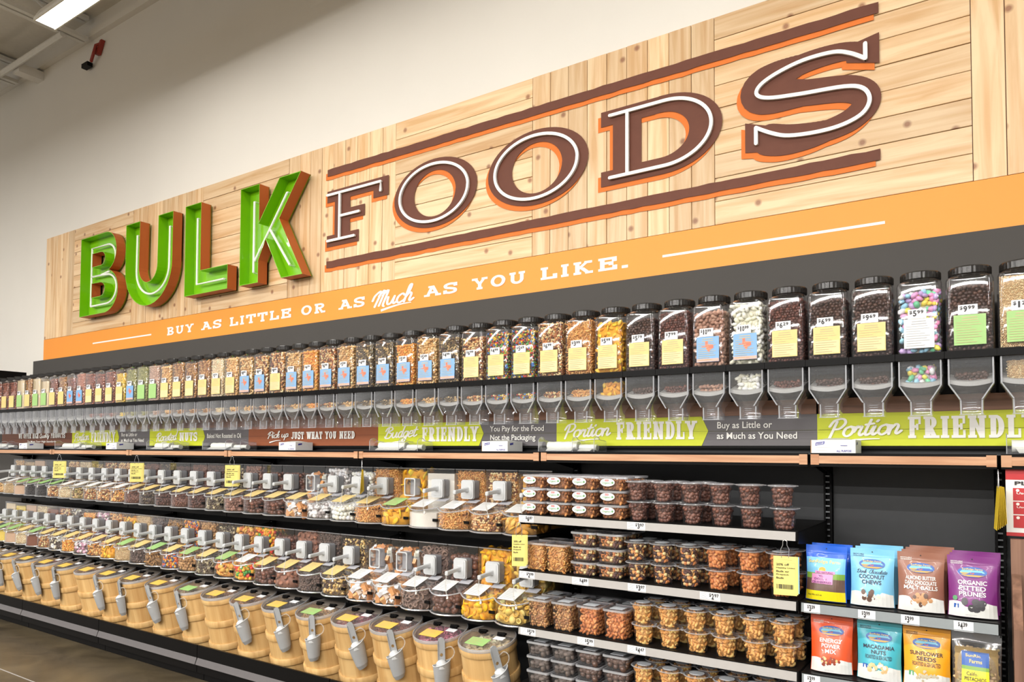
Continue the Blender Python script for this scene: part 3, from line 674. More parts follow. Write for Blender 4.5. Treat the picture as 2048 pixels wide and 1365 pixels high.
for si, (a, b, _) in enumerate(SECT):
    t = thing('gondola_frame', 'black steel back frame of the ' + SNAME[si], 'frame', ((a + b) / 2, BACK_Y, 0), group='gondola frames')
    c = (a + b) / 2
    obj('back_panel', MB().box(a - c + .018, b - c - .018, -.006, .02, .1, 1.44).box(a - c + .018, b - c - .018, -.012, -.006, 1.38, 1.44), 'back_panel_dark', t)
    u = obj('upright', upright(a).mesh('upright', 0), 'black_metal', t, (-c, -BACK_Y, 0))
    obj('slots', rungs(a).mesh('slots', 0), 'slot_steel', u)
# ledge shelves with wood nosing
for si, (a, b, _) in enumerate(SECT):
    c = (a + b) / 2; hw = (b - a) / 2 - .006
    t = thing('ledge_shelf', 'black ledge with light wood nosing over the ' + SNAME[si], 'shelf', (c, 2.98, H), group='ledge shelves')
    obj('board', MB().box(-hw, hw, .012, .350, -.030, -.006), 'black_metal', t)
    obj('lip', MB().box(-hw, hw, .002, .014, -.050, .001), 'black_gloss', t)
    obj('nosing', MB().box(-hw + .03, hw - .03, -.004, .004, -.038, -.0085), 'trim_wood', t)
    for s in (-1, 1):
        obj('end_cap', MB().box(min(s * hw, s * (hw - .03)), max(s * hw, s * (hw - .03)), -.005, .004, -.043, -.003), 'trim_wood', t)
        obj('bracket', MB().prism_x([(.02, -.031), (.35, -.031), (.35, -.085)], s * (hw - .006) - .002, s * (hw - .006) + .002), 'black_metal', t)
    obj('under_channel', MB().box(-hw * .9, hw * .9, .03, .05, -.036, -.031), 'black_gloss', t)
# header strip: walnut strip and printed panel under the spouts
PY = 3.135
def header_sign(a, b, label, parts, name='header_sign'):
    t = thing(name, label, 'sign', ((a + b) / 2, PY, H), group='printed header strips')
    c = (a + b) / 2; hw = (b - a) / 2 - .004
    obj('walnut_strip', MB().box(-hw, hw, .004, .02, .1605, .222), 'walnut_strip', t)
    for (x0, x1, m) in parts['bg']:
        x0 -= c; x1 -= c
        if m == 'arrow': obj('lime_panel', MB().prism_y([(x0, .031), (x1 - .03, .031), (x1, .096), (x1 - .03, .160), (x0, .160)], .0, .006), 'panel_lime', t)
        else: obj('backing_panel', MB().box(x0, x1, .002, .008, .0312, .160), m, t)
    obj('seam', MB().box(-hw, hw, -.0006, .0, .0945, .0955), parts.get('line', 'panel_line'), t)
    for P in parts['txt']: flat('lettering', shift(P, -c, 0), 'white_print', t, -.0012)
    obj('channel', MB().box(-hw, hw, -.006, .02, .020, .0305), 'black_metal', t)
    obj('lower_backing', MB().box(-hw, hw, .03, .036, -.004, .021), 'back_panel_dark', t)
FR = dict(t=.25, h=.13, ser=.07, sx=.82, gap=.11)
def friendly(x0, x1, s='FRIENDLY', z0=.060, z1=.142): return fit(slab_text(s, **FR), x0, x1, z0, z1)
def scr(s, x0, x1, z0, z1): return fit(script_text(s, .2, .25, .07), x0, x1, z0, z1)
def two(l1, l2, x0, x1, z=.118):
    P1 = sans(l1, .012, .040); P2 = sans(l2, .012, .040); w = max(bbox(P1)[1], bbox(P2)[1]); k = (x1 - x0) / w
    return shift([[(x * k, y) for x, y in p] for p in P1], x0, z - .011) + shift([[(x * k, y) for x, y in p] for p in P2], x0, z - .057)
JJ = lambda k: -.6126 - 1.22 * k
header_sign(JJ(0), JJ(0) + 1.22, 'lime Portion FRIENDLY strip above the pouch bags', {'bg': [(JJ(0), JJ(0) + 1.22, 'panel_lime')], 'txt': [scr('Portion', -.572, -.305, .058, .142) + swash(-.55, -.385, .042, .010, .10), friendly(-.288, .125)]})
for k, o in ((1, 0.0), (5, -4.88)):
    header_sign(JJ(k), JJ(k - 1), ('lime Portion FRIENDLY strip with slate message above the prepacked tubs', 'far small Portion FRIENDLY strip with slate message over the bulk bins')[k == 5],
        {'bg': [(JJ(k), JJ(k) + .77, 'arrow'), (JJ(k) + .72, JJ(k - 1), 'panel_slate')], 'txt': [scr('Portion', -1.79 + o, -1.531 + o, .062, .142) + swash(-1.772 + o, -1.60 + o, .042, .010, .12), friendly(-1.505 + o, -1.111 + o), two('Buy as Little or', 'as Much as You Need', -1.024 + o, -.690 + o)]})
header_sign(JJ(2), JJ(1), 'lime Budget FRIENDLY strip with You Pay for the Food message', {'bg': [(JJ(2), JJ(2) + .77, 'arrow'), (JJ(2) + .72, JJ(1), 'panel_slate')], 'txt': [scr('Budget', -3.003, -2.734, .052, .146) + swash(-2.97, -2.85, .042, .009, .12), friendly(-2.712, -2.312, z0=.055, z1=.135), two('You Pay for the Food', 'Not the Packaging', -2.238, -1.906)]})
header_sign(JJ(3), JJ(2), 'brown Pick up JUST WHAT YOU NEED strip above the bins', {'bg': [(JJ(3), JJ(2), 'panel_brown')], 'line': 'panel_brown_dark', 'txt': [scr('Pick up', -4.066, -3.850, .066, .130) + swash(-4.045, -3.93, .052, .008, .12), friendly(-3.828, -3.245, 'JUST WHAT YOU NEED', .072, .122)]})
header_sign(JJ(4), JJ(3), 'lime Roasted NUTS strip with Baked Not Roasted in Oil', {'bg': [(JJ(4), JJ(4) + .72, 'arrow'), (JJ(4) + .67, JJ(3), 'panel_slate')], 'txt': [scr('Roasted', -5.40, -5.105, .060, .142) + swash(-5.37, -5.25, .044, .009, .12), friendly(-5.09, -4.86, 'NUTS', .064, .132), fit(sans('Baked Not Roasted in Oil', .014), -4.742, -4.352, .085, .118)]})
for k, lab in ((6, 'brown WE OFFER HIGH Quality PRODUCTS strip at the far end'),):
    o = -1.22 * (k - 6)
    header_sign(JJ(k), JJ(k - 1), lab, {'bg': [(JJ(k), JJ(k - 1), 'panel_brown_dark')], 'line': 'ink', 'txt': [friendly(-7.74 + o, -7.33 + o, 'WE OFFER HIGH', .098, .145), scr('Quality', -7.315 + o, -7.12 + o, .088, .146), friendly(-7.10 + o, -6.83 + o, 'PRODUCTS', .098, .145), fit(sans('To Meet Your High Standards', .012), -7.55 + o, -7.0 + o, .055, .078)]})
header_sign(-8.10, JJ(6), 'last short brown strip, at the far end of the ledge', {'bg': [(-8.10, JJ(6), 'panel_brown_dark')], 'line': 'ink', 'txt': []})
# dispenser mounting rail behind the hoppers
for si, (a, b, _) in enumerate(SECT + [(-8.10, -.6126 - 1.22 * 6, '')]):
    c = (a + b) / 2
    t = thing('dispenser_rail', 'black dispenser rail behind the hoppers over the ' + (SNAME + ['farthest end of the run'])[si], 'rail', (c, 3.14, H), group='dispenser rails')
    obj('beam', MB().box(a - c + .004, b - c - .004, .0, .06, .224, .34), 'black_metal', t)
    obj('back_beam', MB().box(a - c + .004, b - c - .004, .12, .25, .10, .60), 'black_metal', t)
    obj('cross_tie', MB().box(a - c + .004, a - c + .018, .03, .12, .23, .33).box(b - c - .018, b - c - .004, .03, .12, .23, .33), 'black_metal', t)
# ================================================================== foods
rng = np.random.default_rng(7)
def ico(sub=0):
    t = (1 + 5 ** .5) / 2
    v = np.array([(-1,t,0),(1,t,0),(-1,-t,0),(1,-t,0),(0,-1,t),(0,1,t),(0,-1,-t),(0,1,-t),(t,0,-1),(t,0,1),(-t,0,-1),(-t,0,1)], float)
    f = [(0,11,5),(0,5,1),(0,1,7),(0,7,10),(0,10,11),(1,5,9),(5,11,4),(11,10,2),(10,7,6),(7,1,8),(3,9,4),(3,4,2),(3,2,6),(3,6,8),(3,8,9),(4,9,5),(2,4,11),(6,2,10),(8,6,7),(9,8,1)]
    v = v / np.linalg.norm(v, axis=1)[:, None]
    for _ in range(sub):
        vl = [tuple(a) for a in v]; c = {}; nf = []
        def mid(a, b):
            k = (min(a, b), max(a, b))
            if k not in c:
                q = (np.array(vl[a]) + np.array(vl[b])); q /= np.linalg.norm(q); vl.append(tuple(q)); c[k] = len(vl) - 1
            return c[k]
        for a, b, d in f:
            x, y, z = mid(a, b), mid(b, d), mid(d, a); nf += [(a, x, z), (b, y, x), (d, z, y), (x, y, z)]
        v = np.array(vl); f = nf
    return v * .5, f
def _tube(path, r, n, cap=True):
    mb = MB().tube(path, r, n, cap); fs = []
    for q in mb.f:
        for k in range(1, len(q) - 1): fs.append((q[0], q[k], q[k + 1]))
    return np.array(mb.v), fs
SH = {}
SH['bean'] = ico(0); SH['ball'] = ico(1)
v, f = ico(0); v2 = v.copy(); k = 1 - .55 * np.clip(v[:, 0] + .1, 0, .6); v2[:, 1] *= k; v2[:, 2] *= k; SH['almond'] = (v2, f)
SH['cashew'] = _tube([(.36 * math.cos(a), .36 * math.sin(a) - .16, 0) for a in np.linspace(-.1, PI + .1, 6)], [.12, .22, .25, .25, .2, .10], 5)
SH['stick'] = _tube([(-.5, .0, 0), (0, .07, .03), (.5, 0, 0)], .13, 4)
SH['disc'] = (ico(0)[0] * (1, 1, .28), ico(0)[1])
SH['chip'] = _tube([(0, 0, -.06), (0, 0, .06)], .5, 9)
b = MB().box(-.5, .5, -.5, .5, -.5, .5); SH['cube'] = (np.array(b.v), [t for q in b.f for t in ((q[0], q[1], q[2]), (q[0], q[2], q[3]))])
SH['ring'] = _tube([(.36 * math.cos(a), .36 * math.sin(a), 0) for a in np.linspace(0, 2 * PI, 9)], .13, 4, False)
v, f = ico(0); rr = np.random.default_rng(3); SH['flake'] = (v * (1 + rr.uniform(-.35, .35, (12, 1))) * (1, .8, .45), f)
v, f = ico(0); SH['chunk'] = (v * (1 + rr.uniform(-.25, .25, (12, 1))), f)
# product: shapes, size in m (x,y,z), palette, gloss, phrase
FOOD = {
 'oats':      (('flake',), (.008, .006, .005), [(214,182,134),(226,198,152),(196,160,112)], 0, 'pale rolled grain'),
 'darkbean':  (('bean',), (.019, .014, .013), [(72,49,42),(84,58,48),(62,42,37)], 1, 'dark chocolate beans'),
 'pastel':    (('bean',), (.031, .021, .018), [(236,150,190),(150,200,224),(244,214,90),(110,200,150),(196,166,216),(240,240,238)], 1, 'pastel candy almonds'),
 'raisinette':(('bean',), (.016, .013, .012), [(92,51,42),(104,60,49),(78,45,38)], 1, 'glossy chocolate raisins'),
 'yogurt':    (('bean',), (.034, .019, .017), [(234,230,206),(226,222,196),(240,238,220)], 1, 'white yogurt almonds'),
 'cocoa':     (('chunk',), (.024, .017, .014), [(164,124,104),(150,110,90),(178,140,118)], 0, 'cocoa dusted pecans'),
 'mango':     (('flake',), (.036, .026, .014), [(244,168,28),(236,152,20),(250,186,54)], 0, 'orange dried mango'),
 'sesame':    (('stick',), (.026, .020, .020), [(214,154,84),(186,122,60),(228,174,106)], 0, 'golden sesame sticks'),
 'trail':     (('almond','bean','flake'), (.014, .011, .010), [(186,122,70),(222,182,124),(92,54,40),(234,204,150),(150,90,54)], 0, 'nut and raisin trail mix'),
 'candytrail':(('bean','almond','flake'), (.014, .012, .010), [(186,122,70),(234,204,150),(60,44,40),(236,190,40),(70,120,190),(200,60,50),(90,150,70)], 1, 'trail mix with coloured candies'),
 'seedmix':   (('bean','flake'), (.013, .010, .008), [(70,58,46),(110,96,66),(196,166,116),(88,64,46)], 0, 'dark seed mix'),
 'nutmix':    (('almond','cashew'), (.018, .013, .012), [(214,172,112),(196,148,88),(226,190,136)], 0, 'tan mixed nuts'),
 'cornmix':   (('bean','chunk'), (.013, .011, .010), [(226,152,60),(212,132,48),(236,176,90)], 0, 'orange corn nuts'),
 'granola':   (('chunk','flake'), (.012, .010, .008), [(176,126,72),(198,154,98),(150,100,58)], 0, 'toasted granola'),
 'paleseed':  (('flake',), (.012, .008, .006), [(226,200,160),(214,186,142),(236,214,178)], 0, 'pale seeds'),
 'peanut':    (('bean',), (.014, .010, .010), [(222,180,120),(208,160,100)], 0, 'blond peanuts'),
 'pinkgrain': (('bean',), (.008, .007, .006), [(196,164,142),(184,150,128)], 0, 'pinkish grain'),
 'pepita':    (('flake',), (.013, .008, .006), [(148,146,84),(128,128,70),(170,164,104)], 0, 'green pumpkin seeds'),
 'yellowchip':(('flake',), (.016, .012, .008), [(236,196,80),(226,180,62)], 0, 'yellow dried fruit'),
 'redbean':   (('bean',), (.012, .009, .009), [(142,84,64),(122,70,54),(158,100,78)], 0, 'reddish brown nuts'),
 'pinkbrown': (('bean',), (.012, .009, .009), [(186,128,104),(170,112,90)], 0, 'pinkish brown nuts'),
 'rice':      ((), (0, 0, 0), [(226,204,164)], 0, 'pale fine grain'),
 'mangostrip':(('disc',), (.060, .030, .040), [(228,166,64),(214,146,46),(240,188,92)], 0, 'dried golden fruit strips'),
 'sugar':     ((), (0, 0, 0), [(240,234,220)], 0, 'white sugar'),
 'plantain':  (('disc',), (.075, .038, .030), [(246,172,18),(238,156,10),(250,188,40)], 0, 'long orange plantain slices'),
 'whiteball': (('ball',), (.026, .026, .024), [(240,234,218),(232,226,206)], 1, 'white yogurt balls'),
 'speckled':  (('chunk',), (.028, .026, .024), [(226,220,214),(210,204,200),(150,140,136),(236,232,228)], 0, 'white frosted cookies'),
 'caramel':   (('cube','flake'), (.042, .026, .018), [(206,146,90),(190,124,70),(236,222,204),(214,156,100),(240,234,226)], 1, 'wrapped caramels'),
 'chocball':  (('ball',), (.027, .027, .026), [(98,60,46),(84,50,38),(112,70,54)], 1, 'shiny chocolate balls'),
 'bigball':   (('ball',), (.030, .030, .029), [(104,66,50),(90,56,42)], 1, 'large chocolate malt balls'),
 'milkchunk': (('chunk',), (.024, .022, .018), [(142,104,88),(128,90,74)], 0, 'milk chocolate chunks'),
 'saltpepper':(('flake','bean'), (.018, .014, .010), [(66,52,44),(150,136,104),(92,76,60),(180,166,132)], 0, 'dark and pale speckled mix'),
 'darkalmond':(('almond',), (.024, .014, .012), [(90,54,42),(76,46,36)], 0, 'dark brown almonds'),
 'brownflake':(('flake',), (.020, .015, .010), [(116,74,56),(98,60,46),(134,90,70)], 0, 'brown chocolate flakes'),
 'blackmix':  (('flake','bean'), (.018, .014, .012), [(58,44,38),(72,54,46),(120,104,80)], 0, 'black and tan snack mix'),
 'orangenut': (('bean','flake'), (.018, .014, .012), [(222,140,60),(204,160,100),(120,74,46),(232,180,110)], 0, 'orange and brown snack mix'),
 'tannut':    (('almond','bean'), (.018, .013, .012), [(214,170,112),(190,132,76),(110,64,44),(230,196,146)], 0, 'tan salted nut mix'),
 'greenmix':  (('flake','bean'), (.018, .013, .010), [(190,160,92),(146,136,78),(206,178,126),(104,70,46)], 0, 'greenish seed and nut mix'),
 'blacknut':  (('bean',), (.014, .012, .010), [(40,34,32),(52,44,40)], 0, 'black seeds'),
 'powder':    ((), (0, 0, 0), [(206,170,138)], 0, 'beige powder'),
 'cocoapow':  ((), (0, 0, 0), [(124,70,44)], 0, 'brown cocoa powder'),
 'yellowpow': ((), (0, 0, 0), [(232,202,90)], 0, 'yellow meal'),
 'banana':    (('chip','ring'), (.036, .036, .050), [(224,184,84),(212,166,62),(236,204,116)], 0, 'dried banana chips'),
 'plantchip': (('chip',), (.038, .038, .030), [(246,168,18),(236,152,12),(250,184,42)], 0, 'round orange plantain chips'),
 'pretzel':   (('ring',), (.034, .034, .040), [(122,98,86),(108,84,74),(136,112,98)], 0, 'chocolate pretzel rings'),
 'cluster':   (('chunk','flake'), (.020, .016, .014), [(206,168,98),(84,56,40),(222,190,130),(60,42,34)], 0, 'chocolate nut clusters'),
 'darkclust': (('chunk',), (.018, .016, .014), [(84,66,58),(70,54,48),(100,80,70)], 0, 'dark chocolate clusters'),
 'pbcup':     (('chip',), (.030, .030, .070), [(154,104,80),(140,92,70)], 0, 'round peanut butter cups'),
 'gummy':     (('chunk',), (.026, .022, .022), [(240,140,30),(226,60,40),(240,180,50),(70,150,60),(246,160,40)], 1, 'bright gummy bears'),
 'peachring': (('ring','chunk'), (.030, .030, .036), [(236,160,70),(244,180,90),(220,130,80)], 0, 'orange peach rings'),
 'cereal':    (('chunk',), (.020, .018, .014), [(176,134,84),(158,116,70)], 0, 'brown cereal pieces'),
 'halloween': (('bean',), (.015, .014, .012), [(226,124,40),(240,180,60),(84,50,40),(80,110,160),(206,90,40)], 1, 'orange candy coated mix'),
 'brownstick':(('stick',), (.036, .030, .030), [(158,118,70),(140,102,58)], 0, 'brown crunchy sticks'),
 'pinkmint':  (('ball',), (.022, .020, .018), [(214,168,184),(226,210,204),(92,70,70),(240,236,230),(190,140,160)], 1, 'pink and white candies'),
 'monomix':   (('bean',), (.018, .015, .014), [(236,230,214),(64,50,46),(220,206,176),(84,70,62)], 0, 'black and white candy mix'),
 'cashew':    (('cashew',), (.025, .025, .022), [(220,160,86),(206,142,70),(232,178,106)], 0, 'roasted cashews'),
 'almond':    (('almond',), (.026, .016, .013), [(198,124,66),(184,108,54),(212,140,82)], 0, 'roasted almonds'),
 'palenut':   (('cashew',), (.026, .026, .026), [(232,210,170),(222,196,150)], 0, 'pale raw cashews'),
 'pinkring':  (('ring',), (.034, .034, .036), [(196,104,124),(180,88,110),(214,130,146)], 1, 'pink gummy rings'),
 'berrymix':  (('chunk',), (.022, .020, .016), [(176,84,98),(208,160,140),(150,70,84)], 0, 'red and pink berry mix'),
 'pecan':     (('almond','flake'), (.022, .015, .011), [(170,108,60),(190,132,78),(146,88,48)], 0, 'pecan halves'),
 'walnut':    (('chunk','flake'), (.018, .015, .012), [(196,150,96),(176,126,74),(150,100,60)], 0, 'walnut pieces'),
 'cupnut':    (('cashew','almond','bean'), (.020, .017, .014), [(214,152,84),(232,196,138),(74,48,44),(192,120,66),(92,58,50)], 0, 'cashew and raisin mix'),
 'chocalm':   (('bean',), (.024, .017, .015), [(104,67,55),(88,55,46),(118,78,64)], 1, 'chocolate covered almonds'),
 'darkchunk': (('chunk',), (.034, .030, .024), [(96,84,76),(82,70,62)], 0, 'dark chocolate chunks'),
 'malt':      (('ball',), (.026, .024, .022), [(98,74,62),(84,62,52)], 1, 'milk chocolate balls'),
 'pistachio': (('almond',), (.020, .014, .013), [(206,176,132),(188,156,110),(160,140,80)], 0, 'shelled pistachios'),
}
def grid2(w, h, s):
    nx, nz = max(1, int(round(w / s))), max(1, int(round(h / (s * .87)))); out = []
    for j in range(nz):
        for i in range(nx):
            out.append((((i + .5 + .25 * (j % 2 * 2 - 1)) / nx - .5) * w, (j + .5) / nz * h))
    a = np.array(out); a += rng.uniform(-.22, .22, a.shape) * s; return a
class Heap:
    """pieces scattered on the faces of a heap, with a core behind darkened as painted gap shade"""
    def __init__(s, prod, coarse=1.0):
        s.p = FOOD[prod]; s.V = []; s.F = []; s.C = []; s.n = 0; s.coarse = coarse; s.size = np.array(s.p[1]) * coarse
        tf = {'cube': 1.6, 'disc': .28, 'chip': .12, 'ring': .26, 'cashew': .5, 'stick': .26, 'flake': .45}
        s.t = max([s.size[2] * tf.get(k, 1.0) for k in s.p[0]] or [0]); s.tilt = .55 if s.p[0] and s.p[0][0] in ('disc', 'chip', 'ring', 'stick') else .4
        s.sp = float(np.mean(sorted(s.size)[1:])) * (.48 if 'stick' in s.p[0] else .97 if 'ball' in s.p[0] else .80) if s.p[0] else 0
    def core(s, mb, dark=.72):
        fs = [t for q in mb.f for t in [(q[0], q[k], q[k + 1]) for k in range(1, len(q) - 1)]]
        c = np.mean([lin(q) for q in s.p[2]], axis=0) * (dark if s.p[0] else 1.0)  # core colour darkened to paint the shade between pieces; powders stay undarkened
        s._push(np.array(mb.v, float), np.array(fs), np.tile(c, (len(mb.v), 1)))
    def _push(s, v, f, c): s.V.append(v); s.F.append(f + s.n); s.C.append(c); s.n += len(v)
    def pieces(s, P, N=None, depth=.30):
        """P: (n,3) points on the surface, N: (n,3) outward normals"""
        if not s.p[0] or not len(P): return
        P = np.asarray(P, float); n = len(P); sh = s.p[0]; pal = np.array([lin(q) for q in s.p[2]])
        if N is not None: P = P - np.asarray(N) * (s.t * .5 + .001) - np.asarray(N) * rng.uniform(0, .28 if 'ball' in s.p[0] else .5, (n, 1)) * s.t
        kind = rng.integers(0, len(sh), n)
        for k, nm in enumerate(sh):
            idx = np.where(kind == k)[0]
            if not len(idx): continue
            bv, bf = SH[nm]; bf = np.array(bf); m = len(idx)
            nn = (np.broadcast_to(N, P.shape)[idx] if N is not None else 0) + rng.normal(size=(m, 3)) * s.tilt; nn /= np.linalg.norm(nn, axis=1)[:, None]
            tt = np.cross(nn, rng.normal(size=(m, 3))); tt /= np.linalg.norm(tt, axis=1)[:, None]
            Rm = np.stack([tt, np.cross(nn, tt), nn], 2)
            sc = s.size * rng.uniform(.85, 1.15, (m, 1))
            vv = bv[None] * sc[:, None]; vv = np.einsum('mij,mkj->mki', Rm, vv) + P[idx][:, None]
            ff = bf[None] + (np.arange(m) * len(bv))[:, None, None]
            col = pal[rng.integers(0, len(pal), m)] * rng.uniform(.82, 1.15, (m, 1))
            s._push(vv.reshape(-1, 3), ff.reshape(-1, 3), np.repeat(col, len(bv), 0))
    def mesh(s, name):
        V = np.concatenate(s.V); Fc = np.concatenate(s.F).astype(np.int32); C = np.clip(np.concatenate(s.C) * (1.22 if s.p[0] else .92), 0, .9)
        me = bpy.data.meshes.new(name); me.vertices.add(len(V)); me.vertices.foreach_set('co', V.astype(np.float32).ravel())
        me.loops.add(Fc.size); me.loops.foreach_set('vertex_index', Fc.ravel())
        me.polygons.add(len(Fc)); me.polygons.foreach_set('loop_start', np.arange(0, Fc.size, 3, dtype=np.int32))
        me.polygons.foreach_set('use_smooth', np.ones(len(Fc), bool))
        a = me.color_attributes.new('Col', 'FLOAT_COLOR', 'POINT')
        a.data.foreach_set('color', np.concatenate([C, np.ones((len(C), 1))], 1).astype(np.float32).ravel())
        me.update(calc_edges=True)
        if 'cube' in s.p[0] or not s.p[0]: me.set_sharp_from_angle(angle=.7)
        me.materials.append(MATS['food_powder' if not s.p[0] else ('food_gloss' if s.p[3] else 'food_dull')])
        return me
def col3(a, axis, val, o0=0, o1=0):
    """2D samples -> 3D on a plane of constant axis"""
    z = np.full(len(a), val)
    return np.stack([a[:, 0] + o0, z, a[:, 1] + o1], 1) if axis == 'y' else np.stack([z, a[:, 0] + o0, a[:, 1] + o1], 1) if axis == 'x' else np.stack([a[:, 0] + o0, a[:, 1] + o1, z], 1)
HEAPS = {}
def box_heap(prod, w, d, z0, z1, coarse=1.0, key=None, left=False):
    """front face at y=0"""
    k = (prod, round(w, 3), round(d, 3), round(z0, 3), round(z1, 3), coarse, left)
    if k in HEAPS: return HEAPS[k]
    h = Heap(prod, coarse); i = max(.004, h.t * .95) if h.p[0] else 0.0
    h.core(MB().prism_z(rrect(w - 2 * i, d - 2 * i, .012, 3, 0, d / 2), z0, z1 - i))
    if h.p[0]:
        s = h.sp
        h.pieces(col3(grid2(w - h.size[0] * .5, z1 - z0, s), 'y', 0, 0, z0), np.array([[0, -1, 0]]))
        dd = min(d, .12)
        h.pieces(col3(grid2(dd, z1 - z0, s), 'x', w / 2, dd / 2, z0), np.array([[1, 0, 0]]))
        if left: h.pieces(col3(grid2(dd, z1 - z0, s), 'x', -w / 2, dd / 2, z0), np.array([[-1, 0, 0]]))
        g = grid2(w - h.size[0] * .5, d - i, s); h.pieces(col3(g, 'z', z1, 0, 0), np.array([[0, 0, 1]]))
    HEAPS[k] = h.mesh('food'); return HEAPS[k]
def round_heap(prod, r0, r1, z0, z1, coarse=1.0):
    k = (prod, 'round', r0, r1, z0, z1, coarse)
    if k in HEAPS: return HEAPS[k]
    h = Heap(prod, coarse); i = max(.004, h.t * .95)
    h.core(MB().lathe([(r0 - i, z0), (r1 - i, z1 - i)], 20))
    g = grid2(2 * PI * (r0 + r1) / 2, z1 - z0, h.sp); an = g[:, 0] / ((r0 + r1) / 2); z = g[:, 1] + z0; rr = r0 + (r1 - r0) * (g[:, 1] / (z1 - z0))
    N = np.stack([np.cos(an), np.sin(an), 0 * an], 1); h.pieces(np.stack([rr * np.cos(an), rr * np.sin(an), z], 1), N)
    g = grid2(2 * r1, 2 * r1, h.sp); g[:, 1] -= r1; g = g[np.hypot(g[:, 0], g[:, 1]) < r1 * .92]
    h.pieces(col3(g, 'z', z1), np.array([[0, 0, 1]]))
    HEAPS[k] = h.mesh('food'); return HEAPS[k]

# ================================================================== gravity dispensers
DY = 2.93
def me(mb, name, smooth=.6): return mb.mesh(name, smooth)
bodym = me(MB().loft([[(x, y, z) for x, y in rrect(w, .17, r, 4, 0, .085)] for z, w, r in ((.357, .139, .016), (.372, .143, .018), (.600, .143, .018), (.612, .138, .03))]).loft(
    [[(x, y, .612) for x, y in rrect(.138, .166, .03, 4, 0, .085)], [(x, y, .630) for x, y in rrect(.122, .122, .06, 4, 0, .085)]]), 'bin')
rn = 64
lidm = me(MB().loft([[((.066 if k % 2 else .0645) * math.cos(2*PI*k/rn), .085 + (.066 if k % 2 else .0645) * math.sin(2*PI*k/rn), z) for k in range(rn)] for z in (.630, .652)] +
    [[(r * math.cos(2*PI*k/rn), .085 + r * math.sin(2*PI*k/rn), z) for k in range(rn)] for r, z in ((.062, .656), (.050, .655))], True, True), 'lid', .5)
brm = me(MB().box(-.0755, .0755, -.006, .004, .332, .357).box(-.0755, -.070, .004, .21, .334, .352).box(.070, .0755, .004, .21, .334, .352).box(-.0755, .0755, .172, .21, .334, .352), 'bracket', 0)
def hs(z, w, d, r): return [(x, y, z) for x, y in rrect(w, d, r, 3, 0, .075)]
hopm = me(MB().loft([hs(.334, .138, .14, .012), hs(.242, .138, .14, .012), hs(.188, .072, .085, .010), hs(.138, .069, .08, .010)]), 'hopper')
fl = MB()
prof = [(.067, .330), (.067, .242), (.034, .188), (.033, .139)]
for s in (-1, 1):
    for k in range(3):
        a, b = prof[k], prof[k + 1]
        P = [(s * a[0], a[1]), (s * b[0], b[1]), (s * (b[0] - .005), b[1]), (s * (a[0] - .005), a[1])]
        fl.prism_y(ccw(P), .002 + (.030 if k == 2 else 0), .008 + (.030 if k == 2 else 0))
for k in range(5): fl.box(-.014, .014, .0325, .0345, .146 + k * .008, .1475 + k * .008)
fl.box(-.036, .036, .030, .036, .1365, .139)
flm = me(fl, 'flange', 0)
ch = MB(); n = 14; vs = []
for j in range(4):
    for i in range(n + 1):
        x = -.065 + .13 * i / n; sag = 1 - (x / .065) ** 2
        vs.append((x, .016 + .10 * max(0, j - 1) / 2 - (.006 * sag if j < 2 else 0), (.246 - .012 * sag if j == 0 else .260 - .006 * sag + .014 * (j - 1) - .004 * sag)))
ch.add(vs, [(j * (n + 1) + i, j * (n + 1) + i + 1, (j + 1) * (n + 1) + i + 1, (j + 1) * (n + 1) + i) for j in range(3) for i in range(n)])
chm = me(ch, 'chute', 0)
cardm = me(MB().box(-.047, .047, -.0030, -.0015, .375, .479), 'card', 0)
pricem = me(MB().box(-.0285, .0285, -.0034, -.0018, .480, .514), 'price_tag', 0)
def card_lines(w, z0, z1, n, y, seed):
    rnd = random.Random(seed); P = []
    for k in range(n):
        z = z1 - (z1 - z0) * (k + .5) / n; l = w * rnd.uniform(.55, .95); hh = (z1 - z0) / n * (.20 if k > 1 else .36)
        if k < 2: l = w * rnd.uniform(.4, .6)
        x = -l / 2 if k < 2 else -w / 2
        P.append([(x, z - hh / 2), (x + l, z - hh / 2), (x + l, z + hh / 2), (x, z + hh / 2)])
    return MB().polys(P, y).mesh('print', 0)
linem = card_lines(.080, .380, .474, 11, -.0036, 5)
TX = [(-.5,.0),(-.12,-.02),(-.1,-.2),(.12,-.52),(.2,-.3),(.5,-.1),(.46,.18),(.02,.24),(.02,.5),(-.2,.5),(-.2,.06),(-.5,.06)]
texm = MB().polys([[ (x * .05, .437 + z * .046) for x, z in q] for q in [[TX[0],TX[1],TX[10],TX[11]],[TX[1],TX[2],TX[3],TX[4],TX[5],TX[6],TX[7],TX[10]],[TX[10],TX[7],TX[8],TX[9]]]], -.0037).mesh('map_print', 0)
palem = MB().polys([[(-.044, .379), (.044, .379), (.044, .426), (-.044, .426)]], -.0032).mesh('card_panel', 0)
footm = MB().polys([[(-.046, .376), (.046, .376), (.046, .388), (-.046, .388)]], -.0034).mesh('card_foot', 0)
